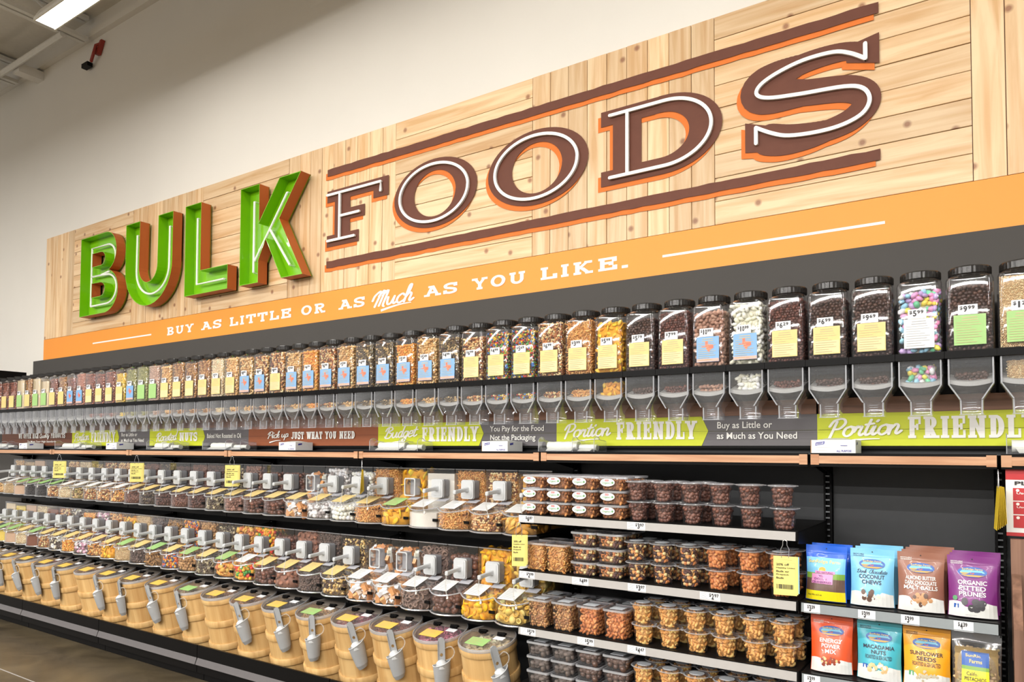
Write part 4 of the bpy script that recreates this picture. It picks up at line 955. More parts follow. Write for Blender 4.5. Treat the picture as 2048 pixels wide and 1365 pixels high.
DISP = [ # product, card, price, fill top
 ('oats','green','1.25',.60),('darkbean','green','9.99',.585),('pastel','white','5.99',.580),('darkbean','yellow','9.69',.60),('darkbean','yellow','6.99',.585),
 ('raisinette','yellow','6.29',.60),('yogurt','blue','10.99',.605),('cocoa','blue','10.99',.585),('raisinette','yellow','7.99',.60),('darkbean','yellow','5.79',.585),
 ('mango','yellow','5.99',.585),('sesame','yellow','3.99',.60),('trail','yellow','6.99',.61),('candytrail','yellow','5.69',.59),('candytrail','yellow','4.99',.59),
 ('trail','yellow','6.99',.58),('seedmix','blue','4.99',.59),('nutmix','blue','5.49',.60),('cornmix','blue','5.49',.58),('seedmix','blue','4.49',.60),
 ('seedmix','blue','4.99',.60),('nutmix','blue','5.99',.605),('trail','blue','6.99',.60),('cornmix','blue','4.79',.60),('nutmix','blue','7.99',.60),
 ('tannut','yellow','8.99',.61),('tannut','blue','8.49',.60),('nutmix','blue','8.99',.60),('peanut','yellow','2.99',.61),('paleseed','yellow','2.79',.61),
 ('granola','yellow','3.29',.61),('granola','yellow','3.49',.60),('granola','yellow','3.29',.61),('peanut','yellow','2.99',.60),('pinkgrain','green','1.99',.61),
 ('pepita','green','5.99',.61),('pepita','blue','6.29',.60),('yellowchip','yellow','4.29',.58),('redbean','yellow','5.29',.60),('redbean','yellow','4.99',.59),
 ('redbean','yellow','4.79',.60),('pinkbrown','blue','3.99',.61),('redbean','blue','4.19',.58),('granola','yellow','3.79',.60),('redbean','yellow','3.99',.59),
 ('rice','green','1.49',.58),('rice','green','1.29',.61),('granola','yellow','2.99',.61),('rice','green','1.19',.61),('redbean','yellow','3.49',.60),
 ('redbean','yellow','3.29',.60),('redbean','yellow','2.99',.60),('pinkbrown','blue','3.99',.60),('trail','yellow','4.49',.60)]
for i, (prod, card, price, fill) in enumerate(DISP):
    k = i - 1; x = -.078 - .1525 * k if k >= 0 else .0736
    ph = FOOD[prod][4]
    if k == -1: lab = 'clear gravity dispenser of %s with green card, cut by the frame' % ph
    elif k == 0: lab = 'clear gravity dispenser of %s with green card' % ph
    elif k == 1: lab = 'clear gravity dispenser of %s with white card' % ph
    else: lab = 'gravity dispenser of %s with %s card, %s past the pastels' % (ph, card, ordw(k - 1))
    t = thing('gravity_dispenser', lab, 'dispenser', (x, DY, H), group='gravity dispensers in a row')
    obj('bin', bodym, 'clear_plastic', t); obj('lid', lidm, 'lid_smoke', t); obj('bracket', brm, 'black_gloss', t)
    hp = obj('hopper', hopm, 'clear_hopper', t); obj('flange', flm, 'clear_edge', hp); obj('chute', chm, 'chute_white', t)
    co = 1.0 if k < 14 else (1.15 if k < 26 else 1.45)
    stuff(obj('food', box_heap(prod, .132, .158, .360, fill, co, left=(k < 1)), None, t, (0, .006, 0)))
    low = .318 if prod in ('pastel', 'yogurt', 'mango', 'oats') else .285
    if k < 40: stuff(obj('hopper_food', box_heap(prod, .102, .07, .252, low, co), None, t, (0, .030, 0)))
    c = obj('card', cardm, 'card_' + card, t)
    if k < 40 and card == 'yellow': obj('card_panel', palem, 'card_pale', c)
    if k < 30:
        obj('print', linem, 'ink_soft' if card != 'white' else 'ink_grey', c)
    if card == 'blue': obj('map_print', texm, 'coral_print', c); obj('card_foot', footm, 'card_foot', c)
    if k < 48:
        pt = obj('price_tag', pricem, 'price_white', t, (-.005, 0, 0))
        obj('price', MB().polys(shift(price_polys(price, .044, .021), -.002, .499), -.0040).mesh('price', 0), 'ink', pt)
# ================================================================== shelves under the scoop bins, base decks
for si, (a, b, _) in enumerate(SECT[3:] + [(-8.10, -.6126 - 1.22 * 6, '')]):
    c = (a + b) / 2; hw = (b - a) / 2 - .004
    nm = (SNAME + ['far end of the run'])[si + 3]
    for (yf, z, rw) in ((2.985, -.4045, 'upper'), (2.925, -.8205, 'lower')):
        t = thing('bin_shelf', 'black shelf carrying the %s scoop bins in the %s' % (rw, nm), 'shelf', (c, yf, H + z), group='bin shelves')
        obj('board', MB().box(-hw, hw, 0, BACK_Y - yf - .038, -.022, 0), 'black_metal', t)
        obj('front_lip', MB().box(-hw, hw, -.006, 0, -.034, 0), 'black_gloss', t)
        for s in (-1, 1): obj('bracket', MB().prism_x([(.02, -.023), (BACK_Y - yf - .038, -.023), (BACK_Y - yf - .038, -.078)], s * (hw - .01) - .002, s * (hw - .01) + .002), 'black_metal', t)
for si, (a, b, _) in enumerate(SECT + [(-8.10, -.6126 - 1.22 * 6, '')]):
    if not si: continue
    c = (a + b) / 2; hw = (b - a) / 2 - .003
    t = thing('base_deck', 'black base deck with grey strip under the ' + (SNAME + ['far end of the run'])[si], 'deck', (c, 2.787, 0), group='base decks')
    obj('deck', MB().box(-hw, hw, .01, BACK_Y - 2.787 - .04, .065, .100), 'black_metal', t)
    obj('kick_plate', MB().box(-hw, hw, .05, .07, 0, .065), 'black_metal', t)
    obj('front_fence', MB().box(-hw, hw, -.002, .010, .065, .235), 'black_gloss', t)
    obj('price_strip', MB().prism_x([(-.016, .116), (-.002, .156), (.004, .156), (.004, .112)], -hw + .002, hw - .002), 'deck_strip', t)

# ================================================================== scoop bins
BW = .198; FA = .050; DT = .192; DB = .424; ZF, ZL, ZTp = .110, .152, .308
def arcpts(w, n=14, inset=0.0, y=0.0):
    out = []
    for k in range(n + 1):
        x = -w / 2 + w * k / n; out.append((x, y + inset + FA * (2 * x / BW) ** 2))
    return out
ap = arcpts(BW)
sb = MB()
SL = .305; lz = lambda y: ZL + .004 - (DT - y) * SL
fr = [[(x, y, 0.0) for x, y in ap], [(x, y, .004) for x, y in ap], [(x, y, lz(y) - .007) for x, y in ap]]
for r in range(2):
    b0 = len(sb.v); sb.add(fr[r] + fr[r + 1], [(i, i + 1, len(ap) + i + 1, len(ap) + i) for i in range(len(ap) - 1)])
for s in (-1, 1):
    sb.add([(s * BW / 2, FA, 0), (s * BW / 2, DB, 0), (s * BW / 2, DB, ZTp), (s * BW / 2, DT, ZTp), (s * BW / 2, DT, ZL), (s * BW / 2, FA, ZF)], [(0, 1, 2, 3, 4, 5)])
sb.add([(-BW / 2, DT, ZL), (BW / 2, DT, ZL), (BW / 2, DT, ZTp), (-BW / 2, DT, ZTp)], [(0, 1, 2, 3)])
sb.add([(-BW / 2, DT, ZTp), (BW / 2, DT, ZTp), (BW / 2, DB, ZTp), (-BW / 2, DB, ZTp)], [(0, 1, 2, 3)])
shellm = me(sb, 'shell', .5)
edgem = me(MB().tube([(x, y - .001, .004) for x, y in ap], .0038, 5), 'rim')
topm = me(MB().tube([(-BW / 2, DT, ZTp), (BW / 2, DT, ZTp)], .0026, 5), 'top_rim')
ld = MB()
la = [(x * 1.0, y - .006) for x, y in ap]; nn = len(la)
ld.add([(x, y, lz(y)) for x, y in la] + [(x, DT, ZL + .004) for x, y in la], [(i, i + 1, nn + i + 1, nn + i) for i in range(nn - 1)])
flapm = me(ld, 'flap', 0)
lrim = me(MB().tube([(x, y, lz(y) - .001) for x, y in la], .0036, 5), 'flap_rim')
ang = math.atan(SL)
lcard = me(MB().box(-.048, .048, -.056, .056, 0, .0012), 'flap_card', 0)
lpr = me(MB().box(-.034, .034, -.022, .022, 0, .0012), 'flap_price', 0)
lline = MB(); rnd = random.Random(4)
for k in range(9):
    y = .048 - k * .0115; l = .08 * rnd.uniform(.5, .95); lline.add([(-.04, y, .0018), (-.04 + l, y, .0018), (-.04 + l, y + .003, .0018), (-.04, y + .003, .0018)], [(0, 1, 2, 3)])
lline = me(lline, 'flap_print', 0)
latchm = me(MB().box(-.016, .016, -.004, .004, -.007, .007), 'latch', 0)
slv = MB().loft([[(x, y, z) for x, z in rrect(.076, .096, .010, 3)] for y in (-.045, .0)])
slvm = me(slv, 'scoop_sleeve')
slvback = me(MB().prism_y(ccw(rrect(.070, .090, .009, 3)), -.004, -.001), 'sleeve_back')
slrim = me(MB().loft([[(x, y, z) for x, z in rrect(w, hh, .010, 3)] for y, w, hh in ((-.045, .080, .100), (-.050, .080, .100), (-.050, .068, .088), (-.045, .068, .088))]), 'sleeve_rim')
platem = me(MB().prism_y(ccw(rrect(.063, .083, .009, 4)), -.058, -.040).prism_y(ccw(rrect(.078, .098, .012, 4)), -.0585, -.054), 'plate')
insetm = me(MB().prism_y(ccw(rrect(.058, .078, .006, 3)), -.0605, -.058), 'plate_face')
handm = me(MB().loft([[(x, y, z) for x, z in rrect(w, hh, min(w, hh) * .3, 3, 0, zc)] for y, w, hh, zc in ((-.058, .030, .034, 0), (-.072, .017, .021, -.001), (-.125, .017, .020, -.006), (-.164, .020, .022, -.010), (-.168, .013, .015, -.010))], False, True), 'handle')
def helix(pts, turns, r, per=7):
    P = catmull(pts, 8); P = [Vector(p) for p in P]; n = turns * per; out = []; N = None
    for k in range(n + 1):
        u = k / n * (len(P) - 1); i = min(int(u), len(P) - 2); p = P[i].lerp(P[i + 1], u - i); tt = (P[i + 1] - P[i]).normalized()
        if N is None: N = tt.orthogonal().normalized()
        N = (N - tt * N.dot(tt)).normalized(); B = tt.cross(N); a = 2 * PI * k / per; out.append(p + (N * math.cos(a) + B * math.sin(a)) * r)
    return out
cordm = me(MB().tube(helix([(0, -.166, -.014), (.003, -.170, -.045), (.012, -.184, -.072), (.03, -.202, -.090), (.045, -.210, -.115)], 18, .0028, 6), .0010, 4).tube([(.045, -.209, -.112), (.046, -.213, -.124)], .005, 6), 'cord')
def bin_heap(prod, co=1.0, fz=.080, tz=.285):
    k = (prod, 'scoop', co, fz, tz)
    if k in HEAPS: return HEAPS[k]
    h = Heap(prod, co); i = max(.004, h.t * .95) if h.p[0] else .0; w = BW - .012
    w2 = w - 2 * i; fp = [(x, y + .006 + i) for x, y in arcpts(w2)] + [(w2 / 2, DT + .02), (-w2 / 2, DT + .02)]
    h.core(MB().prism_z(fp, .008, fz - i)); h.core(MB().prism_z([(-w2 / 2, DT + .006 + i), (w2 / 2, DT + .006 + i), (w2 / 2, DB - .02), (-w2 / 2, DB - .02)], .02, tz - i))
    if h.p[0]:
        s = h.sp; wf = w - min(.030, h.size[0] * .55)
        g = grid2(wf, fz - .012, s); X = g[:, 0]; N = np.stack([-0 * X + .5 * X / .1, -1 + 0 * X, 0 * X], 1); N /= np.linalg.norm(N, axis=1)[:, None]
        h.pieces(np.stack([X, .005 + FA * (2 * X / BW) ** 2, g[:, 1] + .012], 1), N)
        g = grid2(wf, DT - .02, s); yy = g[:, 1] + .012; ok = yy > FA * (2 * g[:, 0] / BW) ** 2 + .01
        h.pieces(np.stack([g[:, 0], yy, fz + .045 * (yy / DT)], 1)[ok], np.array([[0, 0, 1]]))
        h.pieces(col3(grid2(wf, tz - fz - .04, s), 'y', DT + .005, 0, fz + .04), np.array([[0, -1, 0]]))
        h.pieces(col3(grid2(.12, tz - .06, s), 'x', w / 2 - .002, DT + .065, .05), np.array([[1, 0, 0]]))
        h.pieces(col3(grid2(wf, .12, s), 'z', tz, 0, DT + .01), np.array([[0, 0, 1]]))
        h.pieces(col3(grid2(DT - FA, fz - .012, s), 'x', w / 2 - .002, (DT + FA) / 2, .012), np.array([[1, 0, 0]]))
    HEAPS[k] = h.mesh('food'); return HEAPS[k]
ROW1 = [('mangostrip','white'),('tannut','white'),('sesame','white'),('sugar','white'),('plantain','green'),('sesame','yellow'),('whiteball','yellow'),('speckled','yellow'),('caramel','yellow'),('chocball','yellow'),('chocball','yellow'),('milkchunk','yellow'),('saltpepper','yellow'),('darkalmond','yellow'),
        ('brownflake','yellow'),('darkalmond','yellow'),('blackmix','yellow'),('brownflake','yellow'),('orangenut','white'),('tannut','white'),('trail','white'),('greenmix','white'),('paleseed','white'),('tannut','green'),('blacknut','green'),('blacknut','green'),('powder','green'),('oats','white'),('nutmix','white')]
ROW2 = [('banana','white'),('plantchip','white'),('bigball','white'),('pretzel','white'),('caramel','white'),('caramel','white'),('cluster','yellow'),('darkclust','yellow'),('pbcup','yellow'),('chocball','yellow'),('gummy','white'),('peachring','green'),('saltpepper','yellow'),('cereal','green'),
        ('halloween','yellow'),('brownstick','green'),('darkclust','yellow'),('oats','green'),('mango','yellow'),('orangenut','yellow'),('pinkmint','yellow'),('cornmix','yellow'),('monomix','yellow'),('trail','yellow'),('cocoapow','green'),('paleseed','yellow'),('powder','green'),('yellowpow','green'),('rice','yellow')]
def scoop_bins(rows, yfront, z0, zs, rname, empties, nocord):
    for n, (prod, card) in enumerate(rows):
        x = -1.8326 - .2033 * (n + .5); ph = FOOD[prod][4]
        t = thing('scoop_bin', '%s row scoop bin of %s, %s from the prepacked tubs' % (rname, ph, ordw(n + 1)), 'bin', (x, yfront, H + z0), group='scoop bins in the %s row' % rname)
        t.scale = (1, 1, zs)
        obj('shell', shellm, 'clear_plastic', t); obj('rim', edgem, 'clear_edge', t); obj('top_rim', topm, 'clear_edge', t)
        co = 1.0 if n < 12 else 1.2
        tz = .297 if n % 3 else .282
        if prod in ('chocball', 'bigball', 'caramel'): tz = .262
        stuff(obj('food', bin_heap(prod, co, .080, tz), None, t))
        lf = obj('flap', flapm, 'clear_lid', t); obj('flap_rim', lrim, 'clear_edge', lf)
        c = obj('flap_card', lcard, 'card_' + card, lf, (-.028, .088, lz(.088) + .002), (ang, 0, 0))
        if n < 14: obj('flap_print', lline, 'ink_soft' if card != 'white' else 'ink_grey', lf, (-.028, .088, lz(.088) + .002), (ang, 0, 0))
        obj('flap_price', lpr, 'flap_price_grey', lf, (.058, .145, lz(.145) + .002), (ang, 0, 0))
        if n < 14: obj('latch', latchm, 'black_gloss', t, (.094, FA - .012, .045))
        sx, sz = .025, .205
        s = obj('scoop_sleeve', slvm, 'sleeve_clear', t, (sx, DT - .001, sz)); obj('sleeve_rim', slrim, 'scoop_pale', s); obj('sleeve_back', slvback, 'sleeve_dark', s)
        if n in empties: continue
        sc = thing('scoop', 'grey scoop in %s row bin of %s, %s from the tubs' % (rname, ph, ordw(n + 1)), 'scoop', (x + sx, yfront + DT - .001, H + z0 + sz * zs), group='scoops in the %s row' % rname)
        p = obj('plate', platem, 'scoop_pale', sc); obj('plate_face', insetm, 'scoop_pale', p); obj('handle', handm, 'scoop_pale', sc)
        if n not in nocord: obj('cord', cordm, 'cord_white', sc)
scoop_bins(ROW1, 2.905, -.404, 1.0, 'upper', (4, 8), (2, 9))
scoop_bins(ROW2, 2.846, -.820, 1.06, 'lower', (4, 5), (7,))

# ================================================================== barrels
TILT = R(12.4); BL_ = .445
def rgroove(r, z, n=64):
    return [((r - (.0016 if k % 4 == 0 else 0)) * math.cos(2 * PI * k / n), (r - (.0016 if k % 4 == 0 else 0)) * math.sin(2 * PI * k / n), z) for k in range(n)]
barm = me(MB().loft([rgroove(.132, 0), rgroove(.1335, BL_ * .5), rgroove(.1345, BL_ - .004)], True, False), 'staves', .9)
def hoop(z0, z1, r, n=40):
    q = [(r - .010, z0), (r - .002, z0), (r, z0 + .004), (r, z1 - .004), (r - .002, z1), (r - .010, z1)]
    return me(MB().lathe(q, n, False, False), 'hoop', .7)
hoops = [(hoop(BL_ - .038, BL_ - .002, .1415)), hoop(BL_ - .185, BL_ - .145, .1430), hoop(BL_ - .335, BL_ - .295, .1430), hoop(.0, .035, .1420)]
rimm = me(MB().lathe([(.131, BL_ - .006), (.1425, BL_ - .006), (.1435, BL_ + .001), (.142, BL_ + .009), (.138, BL_ + .010), (.136, BL_ + .004), (.131, BL_ + .004)], 48, False, False), 'lid_rim')
def half(r, z, t, back):
    y0 = .045; a = math.asin(y0 / r); n = 24
    angs = np.linspace(a, PI - a, n) if back else np.linspace(PI - a, 2 * PI + a, n + 10)
    return MB().prism_z([(r * math.cos(q), r * math.sin(q)) for q in angs], z, z + t)
lidb = me(half(.137, BL_ + .004, .004, True), 'rear_lid'); lidf = me(half(.137, BL_ + .004, .0015, False), 'front_lid')
hingem = me(MB().box(-.020, .020, -.012, .014, 0, .008).tube([(-.022, 0, .009), (.022, 0, .009)], .0055, 8).box(-.010, .010, -.018, -.010, 0, .005).box(-.008, .008, .012, .020, 0, .006), 'hinge')
bcard = me(MB().box(-.054, .054, -.036, .036, 0, .0012), 'lid_card', 0); bprice = me(MB().box(-.028, .028, -.016, .016, 0, .0012), 'lid_price', 0)
bline = MB(); rnd = random.Random(9)
for k in range(6):
    y = .024 - k * .010; l = .09 * rnd.uniform(.5, .9); bline.add([(-.045, y, .0018), (-.045 + l, y, .0018), (-.045 + l, y + .003, .0018), (-.045, y + .003, .0018)], [(0, 1, 2, 3)])
bline = me(bline, 'lid_print', 0)
# hanging scoop: bowl with slanted mouth and flat handle
bowl = MB(); nb = 16
def bring(z, r, d, slant): return [(r * math.cos(a), -d * math.sin(a) - .004, z + slant * (r * math.cos(a)) / .04) for a in np.linspace(0, PI, nb)]
rings_o = [bring(0, .044, .040, .014), bring(-.05, .041, .036, .008), bring(-.115, .034, .029, .008), bring(-.138, .025, .020, .010)]
for r in range(3): bowl.add(rings_o[r] + rings_o[r + 1], [(i, i + 1, nb + i + 1, nb + i) for i in range(nb - 1)])
bowl.add(rings_o[3], [tuple(range(nb))])
bowl.add([(-.044, -.004, -.014), (.044, -.004, .014), (.025, -.004, -.132), (-.025, -.004, -.144)], [(0, 1, 2, 3)])
bowlm = me(bowl, 'bowl', .8)
lipm = me(MB().tube(bring(0, .044, .040, .014), .0022, 5), 'bowl_lip')
heapm = me(MB().lathe([(.028, -.02), (.026, .002), (.015, .013), (.004, .016)], 14, True, True, (0, -.017)), 'bowl_back')
hd = MB(); hole = ellipse(0, .038, .0075, .0095, 12); outl = []
o_ = [(.018, .0), (.018, .105), (.013, .122), (0, .128), (-.013, .122), (-.018, .105), (-.018, .0)]
for tri in face_tris(o_, [hole]): hd.prism_y(ccw(tri), -.010, -.004)
hd.box(-.018, -.015, -.014, -.004, 0, .11).box(.015, .018, -.014, -.004, 0, .11)
hdm = me(hd, 'handle', 0)
bcord = me(MB().tube(helix([(.014, -.01, .07), (.045, .0, .075), (.062, .0, .05), (.05, -.002, .02), (.02, -.008, .01)], 20, .0026, 6), .0010, 4), 'cord')
BAR = [ # centre x, y, z of the lid, card, product, scoop angle (deg to the aisle side), has scoop
 (-2.057, 2.867, -.893, 'green', 'palenut', 52, 1), (-2.372, 2.900, -.905, 'deep', 'pinkring', 36, 1), (-2.660, 2.882, -.900, 'deep', 'redbean', 34, 1), (-2.948, 2.880, -.900, 'deep', 'berrymix', 38, 1),
 (-3.236, 2.878, -.900, 'green', 'nutmix', 26, 1), (-3.543, 2.883, -.898, 'deep', 'darkclust', 34, 1), (-3.845, 2.880, -.900, 'deep', 'walnut', 20, 1), (-4.140, 2.880, -.900, 'deep', 'granola', 20, 0),
 (-4.435, 2.880, -.900, 'green', 'oats', 8, 1), (-4.785, 2.880, -.900, 'deep', 'cereal', 14, 1), (-5.120, 2.880, -.900, 'deep', 'brownstick', -4, 1), (-5.455, 2.880, -.900, 'deep', 'darkbean', 4, 1),
 (-5.760, 2.880, -.900, 'deep', 'granola', 0, 0), (-6.095, 2.880, -.900, 'deep', 'darkclust', 2, 1), (-6.415, 2.880, -.900, 'deep', 'redbean', 0, 1), (-6.750, 2.880, -.900, 'deep', 'blackmix', -2, 1),
 (-7.075, 2.880, -.900, 'deep', 'nutmix', 0, 1), (-7.400, 2.880, -.900, 'deep', 'oats', 0, 1), (-7.720, 2.880, -.900, 'deep', 'granola', 0, 0)]
up = Vector((0, -math.sin(TILT), math.cos(TILT)))
for n, (bx, by, bz, card, prod, sa, has) in enumerate(BAR):
    base = Vector((bx, by, bz + H)) - up * (BL_ + .006)
    t = thing('barrel', '%s leaning barrel from the prepacked tubs, %s card over %s' % (ordw(n + 1), 'green' if card == 'green' else 'yellow', FOOD[prod][4]), 'barrel', base, (TILT, 0, 0), 'leaning wooden barrels')
    rz = (n * 1.7) % 6.28
    obj('staves', barm, 'barrel_wood', t, rot=(0, 0, rz))
    for hm in hoops: obj('hoop', hm, 'barrel_wood', t, rot=(0, 0, rz + 1))
    obj('lid_rim', rimm, 'clear_edge', t)
    hb = Heap(prod, 1.2 if n < 6 else 1.5); hb.core(MB().lathe([(.128, BL_ - .06), (.126, BL_ - .030)], 20))
    g = grid2(.25, .25, hb.sp or .02); g[:, 1] -= .125; g = g[np.hypot(g[:, 0], g[:, 1]) < .110]
    hb.pieces(col3(g, 'z', BL_ - .018), np.array([[0, 0, 1]])); stuff(obj('food', hb.mesh('food'), None, t))
    rl = obj('rear_lid', lidb, 'smoke_lid', t); obj('front_lid', lidf, 'clear_lid', t)
    for s in (-1, 1): obj('hinge', hingem, 'black_gloss', t, (s * .055, .045, BL_ + .007))
    obj('lid_card', bcard, 'card_' + card, t, (-.020, -.050, BL_ + .007))
    if n < 8: obj('lid_print', bline, 'ink_soft', t, (-.020, -.050, BL_ + .007))
    obj('lid_price', bprice, 'price_white', t, (.062, .012, BL_ + .007))
    if has:
        a = R(sa); dirv = Vector((math.sin(a), -math.cos(a), 0)); M3 = Matrix.Rotation(TILT, 3, 'X')
        p = base + M3 @ (dirv * .146 + Vector((0, 0, BL_ - .095)))
        sc = thing('barrel_scoop', 'grey scoop hung on the %s wooden barrel from the prepacked tubs' % ordw(n + 1), 'scoop', p, group='scoops hung on barrels')
        sc.rotation_euler = (M3 @ Matrix.Rotation(a, 3, 'Z') @ Matrix.Rotation(R((-8, 6, -4)[n % 3]), 3, 'Y')).to_euler()
        b = obj('bowl', bowlm, 'scoop_grey', sc); obj('bowl_lip', lipm, 'scoop_pale', b); obj('bowl_back', heapm, 'scoop_pale', b); obj('handle', hdm, 'scoop_grey', sc); obj('cord', bcord, 'cord_white', sc)

# ================================================================== prepacked shelves
SHZ = [-.285, -.537, -.790, -1.045]
def rail_shelf(a, b, z, label, m='rail_grey', yf=2.79):
    c = (a + b) / 2; hw = (b - a) / 2 - .004
    t = thing('prepack_shelf', label, 'shelf', (c, yf, H + z), group='prepack shelves')
    obj('board', MB().box(-hw, hw, .012, BACK_Y - yf - .038, -.020, 0), 'black_metal', t)
    obj('front_edge', MB().box(-hw, hw, .0, .012, -.034, .002), 'black_gloss', t)
    obj('price_rail', MB().prism_x([(-.006, -.034), (-.003, -.002), (.002, -.002), (.002, -.034)], -hw + .004, hw - .006), m, t)
    for s in (-1, 1): obj('bracket', MB().prism_x([(.01, -.004), (BACK_Y - yf - .038, -.004), (BACK_Y - yf - .038, -.10), (.01, -.045)], s * hw - .002, s * hw + .002), 'black_metal', t)
for k, z in enumerate(SHZ):
    rail_shelf(JJ(1), JJ(0), z, '%s prepack shelf down with pale grey price rail' % ordw(k + 1))
    if k: rail_shelf(JJ(0), -.0026, z, '%s pouch bag shelf down with steel price rail' % ordw(k), 'rail_steel')
tagm = me(MB().box(-.040, .040, -.0012, 0, -.016, .016), 'price_card', 0)
PRC = [(-1.785, 0, '6.87'), (-1.248, 0, '3.97'), (-1.779, 1, '2.99'), (-1.508, 1, '4.89'), (-1.245, 1, '3.97'), (-.940, 1, '2.97'), (-1.773, 2, '5.79'), (-1.481, 2, '5.99'), (-1.247, 2, '4.47'),
       (-.568, 1, '3.39'), (-.390, 1, '3.99'), (-.258, 1, '3.99'), (-.106, 1, '4.39'), (-.570, 2, '3.99')]
WHICH = ['under the pecan tubs', 'under the top chocolate almond cups', 'under the sesame stick jars', 'under the stacked trail mix tubs', 'under the trail mix cups', 'under the almond cups', 'under the walnut jars', 'under the almond jars', 'under the cashew cups',
         'under the royal blue pouches', 'under the pale blue pouches', 'under the brown pouches', 'under the purple pouches', 'below the orange pouches']
for (x, s, p), wh in zip(PRC, WHICH):
    o = tag(obj('shelf_price', tagm, 'price_white', None, (x, 2.7855, H + SHZ[s] - .019)), 'white shelf price card reading %s, %s' % (p, wh), 'price card', 'shelf price cards')
    if x > -.6: o.scale = (.68, 1, 1)
    obj('price', MB().polys(price_polys(p, .038, .022), -.0022).mesh('price', 0), 'ink', o, (.016 if x < -.6 else -.004, 0, .002))
    P = [[(-.036, .012 - .005 * k), (-.008 - .006 * (k % 2), .012 - .005 * k), (-.008 - .006 * (k % 2), .0135 - .005 * k), (-.036, .0135 - .005 * k)] for k in range(5)]
    if x < -.6: flat('small_print', P, 'ink_grey', o, -.002)
# round cup with lid
def cup(prod, label, loc, group):
    t = thing('cup', label, 'cup', loc, group=group)
    obj('tub', cupm, 'clear_plastic', t); l = obj('lid', cuplid, 'clear_lid', t); obj('lid_rim', cuprim, 'clear_edge', l)
    stuff(obj('food', round_heap(prod, .0352, .0412, .004, .072), None, t)); return t
cupm = me(MB().lathe([(.0355, 0), (.0375, .003), (.0435, .076)], 28, True, False), 'tub')
cuplid = me(MB().lathe([(.049, .076), (.049, .0795), (.040, .0805), (.0395, .0835), (.001, .0835)], 28, False, False), 'lid')
cuprim = me(MB().lathe([(.044, .073), (.0515, .0755), (.0535, .078), (.0515, .0805), (.047, .080)], 32, False, False).box(.05, .062, -.008, .008, .076, .079), 'lid_rim')
clabel = me(MB().lathe([(.030, .0838), (.030, .0846)], 24), 'lid_label')
PZ = ['top', 'second', 'third', 'bottom']
def cups(shelf, xs, prods, rows, high, lidlab=False):
    for r in range(rows):
        for ci, (x, pr) in enumerate(zip(xs, prods)):
            if shelf == 0 and r and ci > 2: continue
            for hgt in range(high):
                n = len(xs) - ci
                lab = '%s %s cup of %s, %s prepack shelf, %s from the pouches' % (('front', 'rear')[r], ('lower', 'upper', 'top')[hgt], FOOD[pr][4], PZ[shelf], ordw(n))
                c = cup(pr, lab, (x + .012 * r - (.006 if hgt else 0), 2.848 + .113 * r, H + SHZ[shelf] + .0842 * hgt), 'cups on the %s prepack shelf' % PZ[shelf])
                c.rotation_euler = (0, 0, R(-20 + 13 * ci))
                if lidlab and hgt == high - 1: obj('lid_label', clabel, 'paper_grey', c)
cups(0, [-1.262, -1.146, -1.030, -.911, -.797, -.676], ['chocalm'] * 6, 2, 2)
cups(1, [-1.268, -1.155, -1.040, -.925, -.801, -.685], ['cupnut'] * 3 + ['almond'] * 3, 2, 2, True)
cups(2, [-1.240, -1.127, -1.012, -.898, -.783, -.675], ['cashew'] * 6, 2, 2, True)
cups(3, [-1.236, -1.123, -1.010, -.890, -.780, -.672], ['cashew'] * 6, 2, 2, True)
# square jars and tubs
def sqr(w, d, hh, r=.018, taper=.9):
    return (me(MB().loft([[(x, y, z) for x, y in rrect(w * k, d * k, r, 4)] for z, k in ((0, taper - .03), (.006, taper), (hh - .010, 1.0))], True), 'tub'),
            me(MB().prism_z(rrect(w * 1.03, d * 1.03, r, 4), hh - .004, hh - .0025), 'lid'),
            me(MB().loft([[(x, y, z) for x, y in rrect(w * k, d * k, r, 4)] for z, k in ((hh - .012, 1.0), (hh - .011, 1.06), (hh - .003, 1.06), (hh - .002, .97))], False, False), 'lid_rim'))
JARM = sqr(.108, .108, .128); TRAYM = sqr(.122, .122, .0630, .03, .88); TUBM = sqr(.112, .112, .0645, .014, .90)
jlabel = me(MB().box(-.030, .030, -.035, .022, 0, .001), 'lid_label', 0)
ovalm = me(MB().prism_y(ellipse(0, 0, .034, .0165, 28), -.001, .0), 'sticker')
oredm = MB().polys([[(x, z) for x, z in rrect(.020, .008, .003, 2, -.004, .0085)]], -.0016).mesh('sticker_logo', 0)
oheb = MB().polys(fit(sans('H-E-B', .02), -.012, .004, .0062, .0108), -.0020).mesh('sticker_word', 0)
oorg = MB().polys(fit(sans('Organics', .012), -.024, .017, -.009, .003), -.0016).mesh('sticker_text', 0)
oleaf = MB().polys([ellipse(.0235, -.001, .005, .005, 12)], -.0016).mesh('sticker_leaf', 0)
